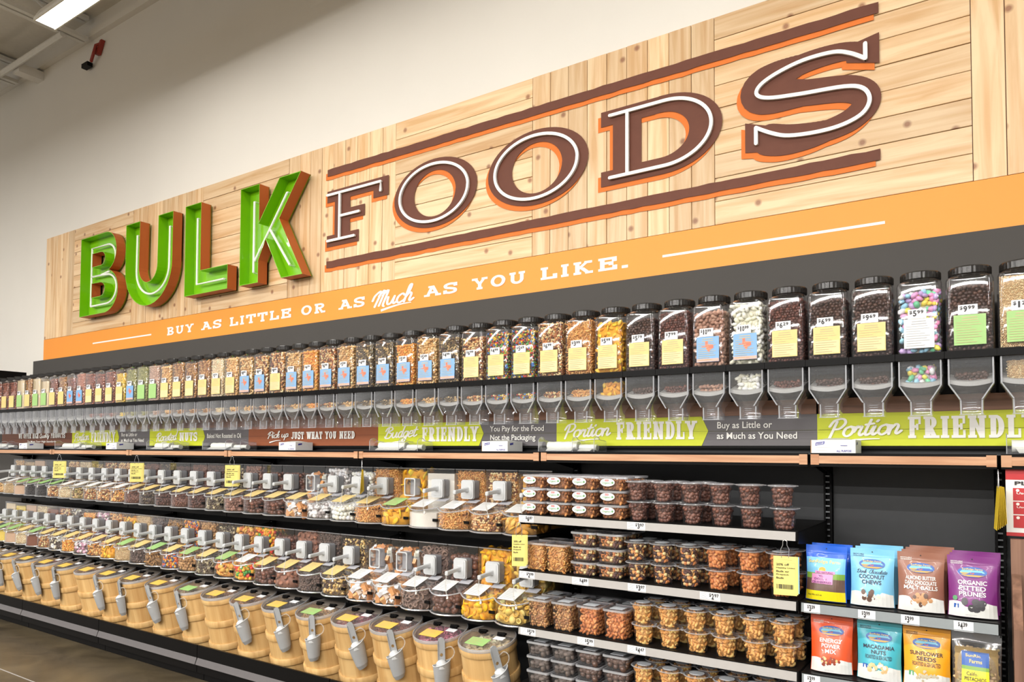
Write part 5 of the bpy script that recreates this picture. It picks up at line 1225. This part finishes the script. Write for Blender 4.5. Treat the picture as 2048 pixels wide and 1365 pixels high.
def tub(kind, prod, label, loc, group, sticker=False, lidlab=False, fill=None):
    mm, w, hh, mat_r = {'jar': (JARM, .108, .128, 0), 'tray': (TRAYM, .122, .063, 0), 'box': (TUBM, .112, .0645, 0)}[kind]
    t = thing({'jar': 'square_jar', 'tray': 'nut_tub', 'box': 'square_tub'}[kind], label, 'tub', loc, group=group)
    obj('tub', mm[0], 'clear_plastic', t); l = obj('lid', mm[1], 'clear_lid', t); obj('lid_rim', mm[2], 'clear_edge', l)
    wi = w * (.86 if kind != 'jar' else .88)
    stuff(obj('food', box_heap(prod, wi, wi, .004, (fill or hh - .014)), None, t, (0, -wi / 2, 0)))
    if sticker:
        s = obj('sticker', ovalm, 'sticker_white', t, (-.016, -w * .5 - .0015, .036), (R(-4), 0, 0))
        obj('sticker_logo', oredm, 'logo_red', s); obj('sticker_word', oheb, 'sticker_white', s); obj('sticker_text', oorg, 'logo_green', s); obj('sticker_leaf', oleaf, 'logo_green', s)
    if lidlab: obj('lid_label', jlabel, 'paper_grey', t, (0, 0, hh - .002))
    return t
for r in range(2):
    for ci, x in enumerate((-1.762, -1.635, -1.506, -1.370)):
        for k in range(3):
            tub('tray', 'pecan', '%s pecan tub in the %s column from the scoop bins, %s row' % (('lowest', 'middle', 'highest')[k], ordw(ci + 1), ('front', 'rear')[r]), (x, 2.862 + .14 * r, H + SHZ[0] + .0605 * k), 'organic pecan tubs', sticker=True)
for r in range(2):
    for ci, x in enumerate((-1.757, -1.648)):
        tub('jar', 'sesame', '%s square jar of golden sesame sticks, %s from the scoop bins' % (('front', 'rear')[r], ordw(ci + 1)), (x, 2.862 + .125 * r, H + SHZ[1]), 'sesame stick jars')
    for ci, x in enumerate((-1.510, -1.384)):
        for k in range(3):
            tub('tray', 'cupnut', '%s %s trail mix tub of the stack, %s from the sesame jars' % (('front', 'rear')[r], ('lowest', 'middle', 'highest')[k], ordw(ci + 1)), (x, 2.862 + .14 * r, H + SHZ[1] + .0645 * k), 'stacked trail mix tubs')
    for ci, (x, pr) in enumerate(zip((-1.742, -1.615, -1.487, -1.360), ('walnut', 'walnut', 'almond', 'almond'))):
        tub('jar', pr, '%s square jar of %s on the third prepack shelf, %s from the barrels' % (('front', 'rear')[r], FOOD[pr][4], ordw(ci + 1)), (x, 2.862 + .125 * r, H + SHZ[2]), 'square jars of nuts', lidlab=True)
    for ci, (x, pr) in enumerate(zip((-1.738, -1.612, -1.486, -1.356), ('darkchunk', 'darkchunk', 'malt', 'malt'))):
        for k in range(3 if r == 0 else 2):
            tub('box', pr, '%s %s square tub of %s, %s column from the barrels' % (('front', 'rear')[r], ('lowest', 'middle', 'highest')[k], FOOD[pr][4], ordw(ci + 1)), (x, 2.862 + .13 * r, H + SHZ[3] + .0640 * k), 'stacked square chocolate tubs', lidlab=(k == 2))
# ================================================================== stand-up pouches
PW_, PH_ = .142, .198
def bagf(u, v, side=-1, off=0.0, crease=0):
    """u in [-.5,.5], v in [0,1] -> local point; side -1 front, +1 back"""
    prof = (.024 + .012 * math.sin(min(v, .35) / .35 * PI * .5)) * max(0.0, 1 - max(0, v - .18) / .68) ** .8 if v < .86 else 0.0
    edge = max(0.0, 1 - (2 * abs(u)) ** 3.2)
    w = PW_ * (1 - .05 * math.sin(PI * min(1, v / .9)))
    y = side * (prof * edge + .0012) + .0016 * math.sin(9 * v + 6 * u + crease) * edge * (1 if side < 0 else 0)
    return (u * w, y + side * off * (1 if side < 0 else 1), v * PH_ + (.006 * (1 - (2 * u) ** 2) * (v < .02) * 0))
def bag_mesh():
    mb = MB(); nu, nv = 24, 32
    for sd in (-1, 1):
        vs = [bagf(-.5 + i / nu, j / nv, sd) for j in range(nv + 1) for i in range(nu + 1)]
        fs = [(j*(nu+1)+i, j*(nu+1)+i+1, (j+1)*(nu+1)+i+1, (j+1)*(nu+1)+i) for j in range(nv) for i in range(nu)]
        mb.add(vs, fs if sd < 0 else [f[::-1] for f in fs])
    bt = [bagf(-.5 + i / nu, 0, -1) for i in range(nu + 1)] + [bagf(.5 - i / nu, 0, 1) for i in range(nu + 1)]
    mb.add(bt, [tuple(range(len(bt) - 1, -1, -1))])
    for s in (-.5, .5):
        sd = [bagf(s, j / nv, -1) for j in range(nv + 1)] + [bagf(s, 1 - j / nv, 1) for j in range(nv + 1)]
        mb.add(sd, [tuple(range(len(sd)))])
    return mb
bagm = me(bag_mesh(), 'pouch', 1.2)
sealm = me(MB().box(-PW_ / 2, PW_ / 2, -.0022, -.0014, PH_ * .855, PH_ * .868), 'zip_line', 0)
def subdiv(P, step=.02):
    """cut polygons into strips so a print follows the pouch"""
    out = []
    for p in P:
        a, b, c, d = bbox([p]); nx, ny = max(1, int((b - a) / step / 3)), max(1, int((d - c) / step))
        if len(p) == 4 and abs(p[0][1] - p[1][1]) < 1e-9 and abs(p[2][1] - p[3][1]) < 1e-9 and (nx > 1 or ny > 1):
            for i in range(nx):
                for j in range(ny):
                    f = lambda s, t: ((p[0][0]*(1-s)+p[1][0]*s)*(1-t)+(p[3][0]*(1-s)+p[2][0]*s)*t, p[0][1]*(1-t)+p[3][1]*t)
                    out.append([f(i/nx, j/ny), f((i+1)/nx, j/ny), f((i+1)/nx, (j+1)/ny), f(i/nx, (j+1)/ny)])
        else: out.append(p)
    return out
def rect(x0, x1, y0, y1): return [(x0, y0), (x1, y0), (x1, y1), (x0, y1)]
def bagprint(t, name, polys, m, off=.0008): return flat(name, subdiv(polys), m, t, mapf=lambda u, v: bagf(u, v, -1, off + .0004))
def disc_fan(cx, cz, rx, rz, n=24):
    e = ellipse(cx, cz, rx, rz, n); return [[(cx, cz), e[k], e[(k + 1) % n]] for k in range(n)]
BAGM = {'bag_royal': (20, 92, 206), 'bag_sky': (120, 190, 226), 'bag_brown': (146, 96, 76), 'bag_purple': (122, 44, 120), 'bag_orange': (226, 84, 36), 'bag_teal': (64, 172, 188), 'bag_amber': (240, 164, 30)}
for k, c in BAGM.items(): mat(k, c, .32, noise=.05, scale=14, coat=.2)
mat('bag_white', (226, 226, 222), .32); mat('oval_blue', (44, 92, 170), .35); mat('oval_sky', (120, 190, 214), .35); mat('oval_field', (190, 150, 70), .35); mat('oval_red', (200, 90, 50), .35)
mat('bag_navy', (36, 40, 62), .4); mat('bag_pink', (216, 140, 186), .35); mat('bag_lemon', (238, 218, 30), .35); mat('bag_seal', (96, 160, 110), .4); mat('gold_text', (236, 206, 110), .35); mat('bag_meadow', (120, 160, 60), .35)
for k, c in {'pic_choc': (104, 78, 66), 'pic_malt': (196, 148, 104), 'pic_prune': (74, 72, 76), 'pic_nut': (226, 190, 136), 'pic_mixr': (150, 70, 52), 'pic_seed': (190, 180, 154), 'pic_cream': (240, 232, 212)}.items(): mat(k, c, .4, noise=.2, scale=90)
def logo(t, cz=.74):
    bagprint(t, 'logo_oval', disc_fan(0, cz, .30, .085), 'oval_blue', .0006)
    bagprint(t, 'logo_sky', [ [(-.27, cz - .01), (.27, cz - .01), (.2, cz + .03), (-.2, cz + .03)] ], 'oval_sky', .0010)
    bagprint(t, 'logo_field', [[(-.25, cz - .045), (.25, cz - .045), (.28, cz - .01), (-.28, cz - .01)], [(-.14, cz - .074), (.14, cz - .074), (.25, cz - .045), (-.25, cz - .045)]], 'oval_field', .0010)
    bagprint(t, 'logo_sun', disc_fan(.0, cz - .012, .045, .022, 12), 'oval_red', .0013)
    bagprint(t, 'logo_text', fit(sans('SunRidge Farms', .01), -.21, .21, cz + .026, cz + .062), 'gold_text', .0014)
def lines(t, L, m, z1, lh, w=.62, nm='product_name'):
    P = []
    for k, s in enumerate(L):
        s, k2 = (s if isinstance(s, tuple) else (s, 1.0)); tw = min(w, .085 * len(s) * k2 * lh / .085)
        P += fit(sans(s, .020 if k2 > .5 else .008), -tw / 2, tw / 2, z1 - lh * (k + 1) + lh * .22, z1 - lh * k)
    bagprint(t, nm, P, m, .0011)
def picture(t, m, seed, n=16, cz=.20, r=.06, w=.27, m2=None):
    rnd = random.Random(seed)
    for mm, cnt in ((m, n), (m2, n // 3)):
        if not mm: continue
        P = []
        for k in range(cnt):
            q = rnd.uniform(0, 2 * PI); d = rnd.random() ** .6; P += disc_fan(w * d * math.cos(q), cz + .085 * d * math.sin(q), r * rnd.uniform(.7, 1.1), r * .75 * rnd.uniform(.7, 1.1), 10)
        bagprint(t, 'food_picture', P, mm, .0012 if mm == m else .0015)
def pouch(style, label, loc, full=True, lean=-7, rz=0):
    t = thing('pouch_bag', label, 'bag', loc, (R(lean), 0, R(rz)), 'stand-up pouch bags')
    main = {'royal': 'bag_royal', 'sky': 'bag_sky', 'brown': 'bag_brown', 'purple': 'bag_purple', 'orange': 'bag_orange', 'teal': 'bag_teal', 'amber': 'bag_amber'}[style]
    obj('pouch', bagm, main, t); obj('zip_line', sealm, main, t)
    bagprint(t, 'hang_hole', disc_fan(0, .945, .016, .011, 10), 'ink', .0006)
    if not full: return t
    if style == 'royal':
        bagprint(t, 'sky_field', [rect(-.485, .485, .50, .78)], 'bag_sky', .0010); bagprint(t, 'meadow', [rect(-.485, .485, .40, .50)], 'bag_meadow', .0010)
        bagprint(t, 'choc_field', [rect(-.485, .485, .18, .40)], 'pic_choc', .0010); bagprint(t, 'lemon_base', [rect(-.485, .485, .01, .18)], 'bag_lemon', .0010)
        bagprint(t, 'brand', fit(sans('SunRidge Farms', .012), -.42, .42, .66, .74), 'gold_text', .0026); bagprint(t, 'sun', disc_fan(-.06, .56, .09, .05, 16), 'bag_amber', .0022)
        bagprint(t, 'pink_band', [rect(-.24, .26, .49, .54), rect(-.32, .22, .31, .485)], 'bag_pink', .0036)
        bagprint(t, 'band_text', fit(sans('ALL NATURAL', .012), -.20, .22, .495, .532), 'bag_purple', .0050)
        P = []
        for k, s in enumerate(('MILK', 'CHOCOLATE', 'CRANBERRIES')): w = .045 * len(s); P += fit(sans(s, .03), -.05 - w / 2, -.05 + w / 2, .43 - .055 * k, .47 - .055 * k)
        bagprint(t, 'product_name', P, 'bag_purple', .0050); bagprint(t, 'small_print', fit(sans('Net Wt 6.5 oz', .01), -.4, -.05, .09, .12), 'ink', .0030)
        return t
    n = 12; top = [(-.485 + .97 * k / n, .235 + .02 * math.sin(k * .9) - .05 * (k / n > .3 and k / n < .7)) for k in range(n + 1)]
    bagprint(t, 'white_base', [[(top[k + a][0], .004 + (top[k + a][1] - .004) * (j + b) / 6) for a, b in ((0, 0), (1, 0), (1, 1), (0, 1))] for k in range(n) for j in range(6)], 'bag_white', .0008)
    logo(t, .735)
    ink = {'sky': 'bag_navy', 'brown': 'bag_white', 'purple': 'bag_white', 'orange': 'bag_white', 'teal': 'bag_navy', 'amber': 'ink'}[style]
    bagprint(t, 'corner_text', fit(sans('RECYCLABLE', .014), -.43, -.19, .888, .910) + fit(sans('PACKAGING!', .014), -.43, -.19, .858, .880), ink, .0010)
    if style == 'sky':
        bagprint(t, 'script_name', fit(script_text('Dark', .16, .25), -.36, -.12, .57, .64) + fit(script_text('Chocolate', .16, .25), -.06, .36, .57, .64), 'bag_navy', .0011)
        lines(t, ['COCONUT', 'CHEWS'], ink, .55, .092, .6); picture(t, 'pic_choc', 3, 9, m2='pic_cream')
    elif style == 'brown': lines(t, [('ALMOND BUTTER', .62), ('DARK CHOCOLATE', .60), ('MALT BALLS', .9)], ink, .60, .082, .74); picture(t, 'pic_malt', 5, 14, m2='pic_choc')
    elif style == 'purple':
        lines(t, ['ORGANIC', 'PITTED', 'PRUNES'], ink, .60, .092, .6); picture(t, 'pic_prune', 6, 9, r=.085)
        bagprint(t, 'seal', disc_fan(-.36, .30, .05, .038), 'bag_seal', .0014); bagprint(t, 'check_mark', [rect(-.38, -.28, .14, .21)], 'oval_blue', .0014)
    elif style == 'orange': lines(t, ['ENERGY', 'POWER', 'MIX'], ink, .60, .092, .6); picture(t, 'pic_mixr', 7, 22, r=.035, m2='pic_nut')
    elif style == 'teal': lines(t, ['MACADAMIA', 'NUTS', ('ROASTED & SEA SALTED', .36)], ink, .60, .085, .72); picture(t, 'pic_nut', 8, 18, r=.05, m2='pic_cream'); bagprint(t, 'check_mark', [rect(-.36, -.25, .20, .27)], 'oval_blue', .0016)
    elif style == 'amber': lines(t, ['SUNFLOWER', 'SEEDS', ('ROASTED & SEA SALTED', .36)], ink, .60, .085, .72); picture(t, 'pic_seed', 9, 26, r=.035); bagprint(t, 'check_mark', [rect(-.38, -.27, .19, .27)], 'bag_seal', .0016)
    bagprint(t, 'small_print', fit(sans('NET WT 6 OZ (170g)', .01), -.14, .14, .030, .048), 'ink_grey', .0010)
    return t
DEP = ['front', 'second', 'third', 'fourth']
for style, x, z, n, nm, rz in (('royal', -.534, 1, 2, 'royal blue milk chocolate cranberry', -3), ('sky', -.381, 1, 3, 'pale blue coconut chews', 2), ('brown', -.231, 1, 4, 'brown malt ball', 2), ('purple', -.082, 1, 3, 'purple organic prune', 1),
                               ('orange', -.517, 2, 2, 'orange energy mix', 3), ('teal', -.362, 2, 1, 'teal macadamia nut', 1), ('amber', -.217, 2, 1, 'amber sunflower seed', 1)):
    for d in range(n):
        pouch(style, '%s %s pouch in its file on the %s pouch shelf' % (DEP[d], nm, ('', 'upper', 'lower')[z]), (x + (.006 * d if style != 'purple' else .004 * d), 2.855 + .072 * d, H + SHZ[z] + .002), d == 0, -5, rz)
# clear pistachio bag
t = thing('pistachio_bag', 'clear bag of pistachios with blue and yellow label on the lower shelf', 'bag', (-.075, 2.862, H + SHZ[2] + .001), (R(-6), 0, 0))
obj('pouch', bagm, 'pouch_clear', t)
hb = Heap('pistachio', 1.0); gg = grid2(.125, .150, .0125); P = np.array([bagf(a / PW_, b / PH_ + .02, -1, -.001) for a, b in gg]); hb.core(MB().box(-.06, .06, -.012, .012, .006, .150)); hb.pieces(P, np.array([[0, -1, 0]])); stuff(obj('food', hb.mesh('food'), None, t))
bagprint(t, 'label_sky', [rect(-.30, .26, .46, .70)], 'oval_blue', .0030); bagprint(t, 'label_field', [rect(-.30, .26, .40, .47)], 'bag_meadow', .0032); bagprint(t, 'label_lemon', [rect(-.30, .26, .02, .41)], 'bag_lemon', .0031)
bagprint(t, 'brand', fit(sans('SunRidge', .012), -.22, .2, .60, .66) + fit(sans('Farms', .012), -.14, .12, .52, .58), 'gold_text', .0040)
bagprint(t, 'product_name', fit(sans('California', .012), -.2, .16, .32, .38) + fit(sans('PISTACHIOS', .014), -.24, .2, .24, .30), 'ink', .0040)
bagprint(t, 'clear_zip', [rect(-.49, .49, .84, .87)], 'clear_edge', .001)

# ================================================================== things on the ledge
LZ = H + .002
bwm = .156; bdm = .135; bhm = .050
def paper_box(x, label):
    t = thing('paper_box', label, 'box', (x, 2.986, LZ), group='boxes of deli paper')
    b = obj('carton', MB().box(-bwm / 2, bwm / 2, 0, bdm, 0, bhm), 'paper_white', t)
    obj('carton_edge', MB().box(-bwm / 2 - .003, -bwm / 2, 0, bdm, 0, bhm), 'kraft', b)
    obj('sheets', MB().loft([[(-bwm * .4, .02, bhm), (bwm * .4, .02, bhm), (bwm * .4, bdm - .02, bhm), (-bwm * .4, bdm - .02, bhm)], [(-bwm * .2, .06, bhm + .008), (bwm * .2, .06, bhm + .008), (bwm * .2, bdm - .06, bhm + .008), (-bwm * .2, bdm - .06, bhm + .008)]], False, True), 'bag_film', t)
    L = [[(-.060, .030), (-.030, .034), (-.030, .044), (-.038, .044), (-.060, .040)]]
    flat('brand_mark', ring_polys([(-.064, .028), (-.032, .034), (-.030, .045), (-.062, .040)], [(-.061, .031), (-.035, .036), (-.034, .042), (-.060, .037)]) + [[(-.057, .0345), (-.038, .0375), (-.038, .0395), (-.057, .0365)]], 'blue_print', t, -.0008)
    flat('small_print', [rect(-.064, -.010, .0205, .0215), rect(-.064, -.020, .010, .011)], 'ink_grey', t, -.0008)
    flat('box_text', fit(sans('ALL PURPOSE', .02), .012, .064, .004, .012) + [rect(.026, .050, .0275, .0295)], 'blue_print', t, -.0008)
    fl_ = [(a, b) for a, b in [(.02, .030), (.05, .034), (.05, .044), (.02, .040)]]
    obj('side_mark', MB().add([(bwm / 2 + .0006, y, z) for y, z in fl_], [(0, 1, 2, 3)]).mesh('side_mark', 0), 'blue_print', t)
for x, l in ((-.527, 'white deli paper box above the pouch bags, by the wood strip'), (-2.104, 'white deli paper box under the slate You Pay message'), (-3.684, 'white deli paper box under the brown Pick up strip'),
             (-5.77, 'small white deli paper box under the far slate message'), (-7.28, 'farthest white deli paper box, under the brown strip')):
    paper_box(x, l)
def bag_holder(x, w, label):
    t = thing('bag_holder', label, 'holder', (x, 2.992, LZ), group='clear bag roll holders')
    mb = MB()
    for xx in (-w / 2, w * .12, w / 2):
        pr = [(.0, 0), (.0, .055), (.012, .066), (.03, .070), (.048, .066), (.06, .055), (.10, .05), (.128, .05), (.128, 0)]
        mb.prism_x(pr, xx - .0018, xx + .0018)
    mb.box(-w / 2, w / 2, .0, .003, 0, .018).box(-w / 2, w / 2, .124, .127, 0, .05)
    obj('frame', mb.mesh('frame', 0), 'clear_plastic', t)
    eb = MB()
    for xx in (-w / 2, w * .12, w / 2): eb.tube([(xx, y, z) for y, z in ((0, 0), (0, .055), (.012, .066), (.03, .070), (.048, .066), (.06, .055), (.12, .05))], .0018, 4)
    obj('frame_edge', eb, 'clear_edge', t)
    for a, b, r, zc in ((-w / 2 + .015, w * .10, .024, .026), (w * .13, w / 2 - .02, .017, .019)):
        mbk = MB(); k = 12
        rings = [[(xx, .075 + rr * math.cos(2*PI*q/18) * (1 + .06 * math.sin(3 * q + i)), zc + rr * math.sin(2*PI*q/18) * .98) for q in range(18)] for i, (xx, rr) in enumerate([(a + (b - a) * j / 6, r * (1 - .06 * (j % 2))) for j in range(7)])]
        mbk.loft(rings, True, True)
        mbk.add([(a + .01, .05, zc * .8), (b - .01, .05, zc * .9), (b - .004, .004, .003), (a + .02, .006, .003)], [(0, 1, 2, 3)])
        obj('bag_roll', mbk.mesh('bag_roll', 1.0), 'bag_film', t)
for x, w, l in ((-1.70, .30, 'clear holder of bag rolls below the near Portion script'), (-2.80, .36, 'clear holder of bag rolls below the Budget script'), (-4.37, .42, 'clear holder of bag rolls below Baked Not Roasted in Oil'),
                (-5.11, .34, 'clear holder of bag rolls below the Roasted NUTS strip'), (-6.44, .52, 'clear holder of bag rolls below the far Portion script'), (.17, .30, 'clear holder of bag rolls cut by the frame edge'), (-7.80, .40, 'farthest clear holder of bag rolls on the ledge')):
    bag_holder(x, w, l)

# ================================================================== hanging coupon tags
def coupon(label, loc, w, hh, rz=0, hook=.055, n=3, m='tag_yellow', back=None, edge=False):
    t = thing('coupon_tag', label, 'tag', loc, (0, 0, R(rz)), 'yellow coupon tags')
    obj('wire_hook', MB().tube([(-.012, 0, -.006), (-.014, 0, hook * .45), (-.007, 0, hook * .7), (-.007, 0, hook * .95), (0, 0, hook * 1.03), (.007, 0, hook * .95), (.007, 0, hook * .7), (.014, 0, hook * .45), (.012, 0, -.006)], .0013, 5), 'wire', t)
    for k in range(n):
        mm = m if not (back and k == n - 1) else back
        c = obj('coupon', MB().box(-w / 2 - .003 * (k % 2) + .004 * k, w / 2 + .004 * k, .0015 * k, .0015 * k + .0006, -hh + .004 * k, 0), mm, t)
        if edge: c.rotation_euler = (R(1.2 * (k - n / 2)), 0, 0)
    P = []
    for k, s in enumerate(('20% off', 'Healthy Living', 'Bulk or', 'Prepack', 'Bulk')):
        ww = w * min(.8, .072 * len(s) + .05); z = -hh * (.24 + .085 * k); P += fit(sans(s, .02), -w * .38, -w * .38 + ww, z, z + hh * (.06 if k == 0 else .048))
    flat('coupon_text', P, 'ink', t, -.0008)
    rnd = random.Random(2); x = -w * .38; B = []
    while x < w * .34:
        b = rnd.choice((.0008, .0014, .002)) * w / .06; B.append(rect(x, x + b, -hh * .84, -hh * .72)); x += b + rnd.choice((.0008, .0016)) * w / .06
    flat('barcode', B, 'ink', t, -.0008)
    flat('coupon_border', ring_polys(rect(-w * .44, w * .44, -hh * .95, -hh * .16), rect(-w * .43, w * .43, -hh * .945, -hh * .165)) + [rect(-w * .3, w * .3, -hh * .09, -hh * .082)], 'ink_soft', t, -.0007)
coupon('yellow coupon tag hanging in the upper bins, farthest from the tubs', (-6.52, 2.950, H - .10), .085, .14, 58)
coupon('yellow coupon tag over the upper bins below Roasted NUTS strip', (-5.335, 2.950, H - .10), .085, .14, 56)
coupon('yellow coupon tag over the dark speckled mix bin', (-4.185, 2.950, H - .098), .085, .14, 50)
coupon('yellow coupon tag seen edge-on beside the white yogurt balls', (-3.0, 2.955, H - .106), .085, .14, -47, n=6, m='tag_deep', edge=True)
coupon('pale yellow coupon tag hanging beside the sesame stick jars', (-1.808, 2.760, H - .375), .063, .140, 28, hook=.055)
coupon('large pale yellow 20% off coupon tag hanging before the almond cups', (-.655, 2.766, H - .375), .080, .140, 9, hook=.058, n=3, back='tag_blue')
coupon('yellow coupon tags seen edge-on beside the pouch bay upright', (-.006, 2.955, H - .108), .085, .145, -84, n=7, m='tag_deep', edge=True)

# ================================================================== red and white notice and the wooden stand
t = thing('notice_board', 'white notice with red boxes at the right edge', 'notice', (.20, 3.0, H - .275))
obj('board', MB().box(-.185, .25, 0, .006, 0, .225), 'paper_white', t)
obj('red_header', MB().box(-.185, .25, -.001, 0, .190, .225).box(-.185, .25, -.001, 0, 0, .012), 'poster_red', t)
for k in range(3):
    b = obj('red_box', MB().box(-.165, .23, -.0012, 0, .028 + .046 * k, .070 + .046 * k), 'poster_red', t)
    flat('step_number', disc_fan(-.152, .062 + .046 * k, .005, .005, 12), 'white_print', b, -.0018)
flat('notice_text', fit(sans('PLEASE', .03), -.160, -.05, .172, .185), 'ink', t, -.0012)
flat('step_text', fit(sans('Use the', .015), -.155, -.10, .141, .149) + fit(sans('Use tongs', .015), -.155, -.09, .093, .101), 'white_print', t, -.0018)
t = thing('wooden_stand', 'walnut stand with sloping side at the right edge', 'stand', (.03, 2.95, 0))
obj('upper_panel', MB().prism_x([(-.005, .80), (.03, .80), (.03, H - .282), (-.005, H - .282)], -.005, .9), 'walnut', t)
obj('side_panel', MB().prism_x([(-.21, 0), (.05, 0), (.05, H - .40), (-.02, H - .395), (-.21, H - .54)], -.003, .022), 'walnut', t)
obj('front_board', MB().box(.022, .9, -.20, -.18, 0, H - .545), 'walnut', t)
obj('tray_floor', MB().box(.022, .9, -.18, -.006, H - .62, H - .60), 'walnut', t)
for o in list(bpy.data.objects):
    if o.type == 'EMPTY': o.empty_display_size = .02
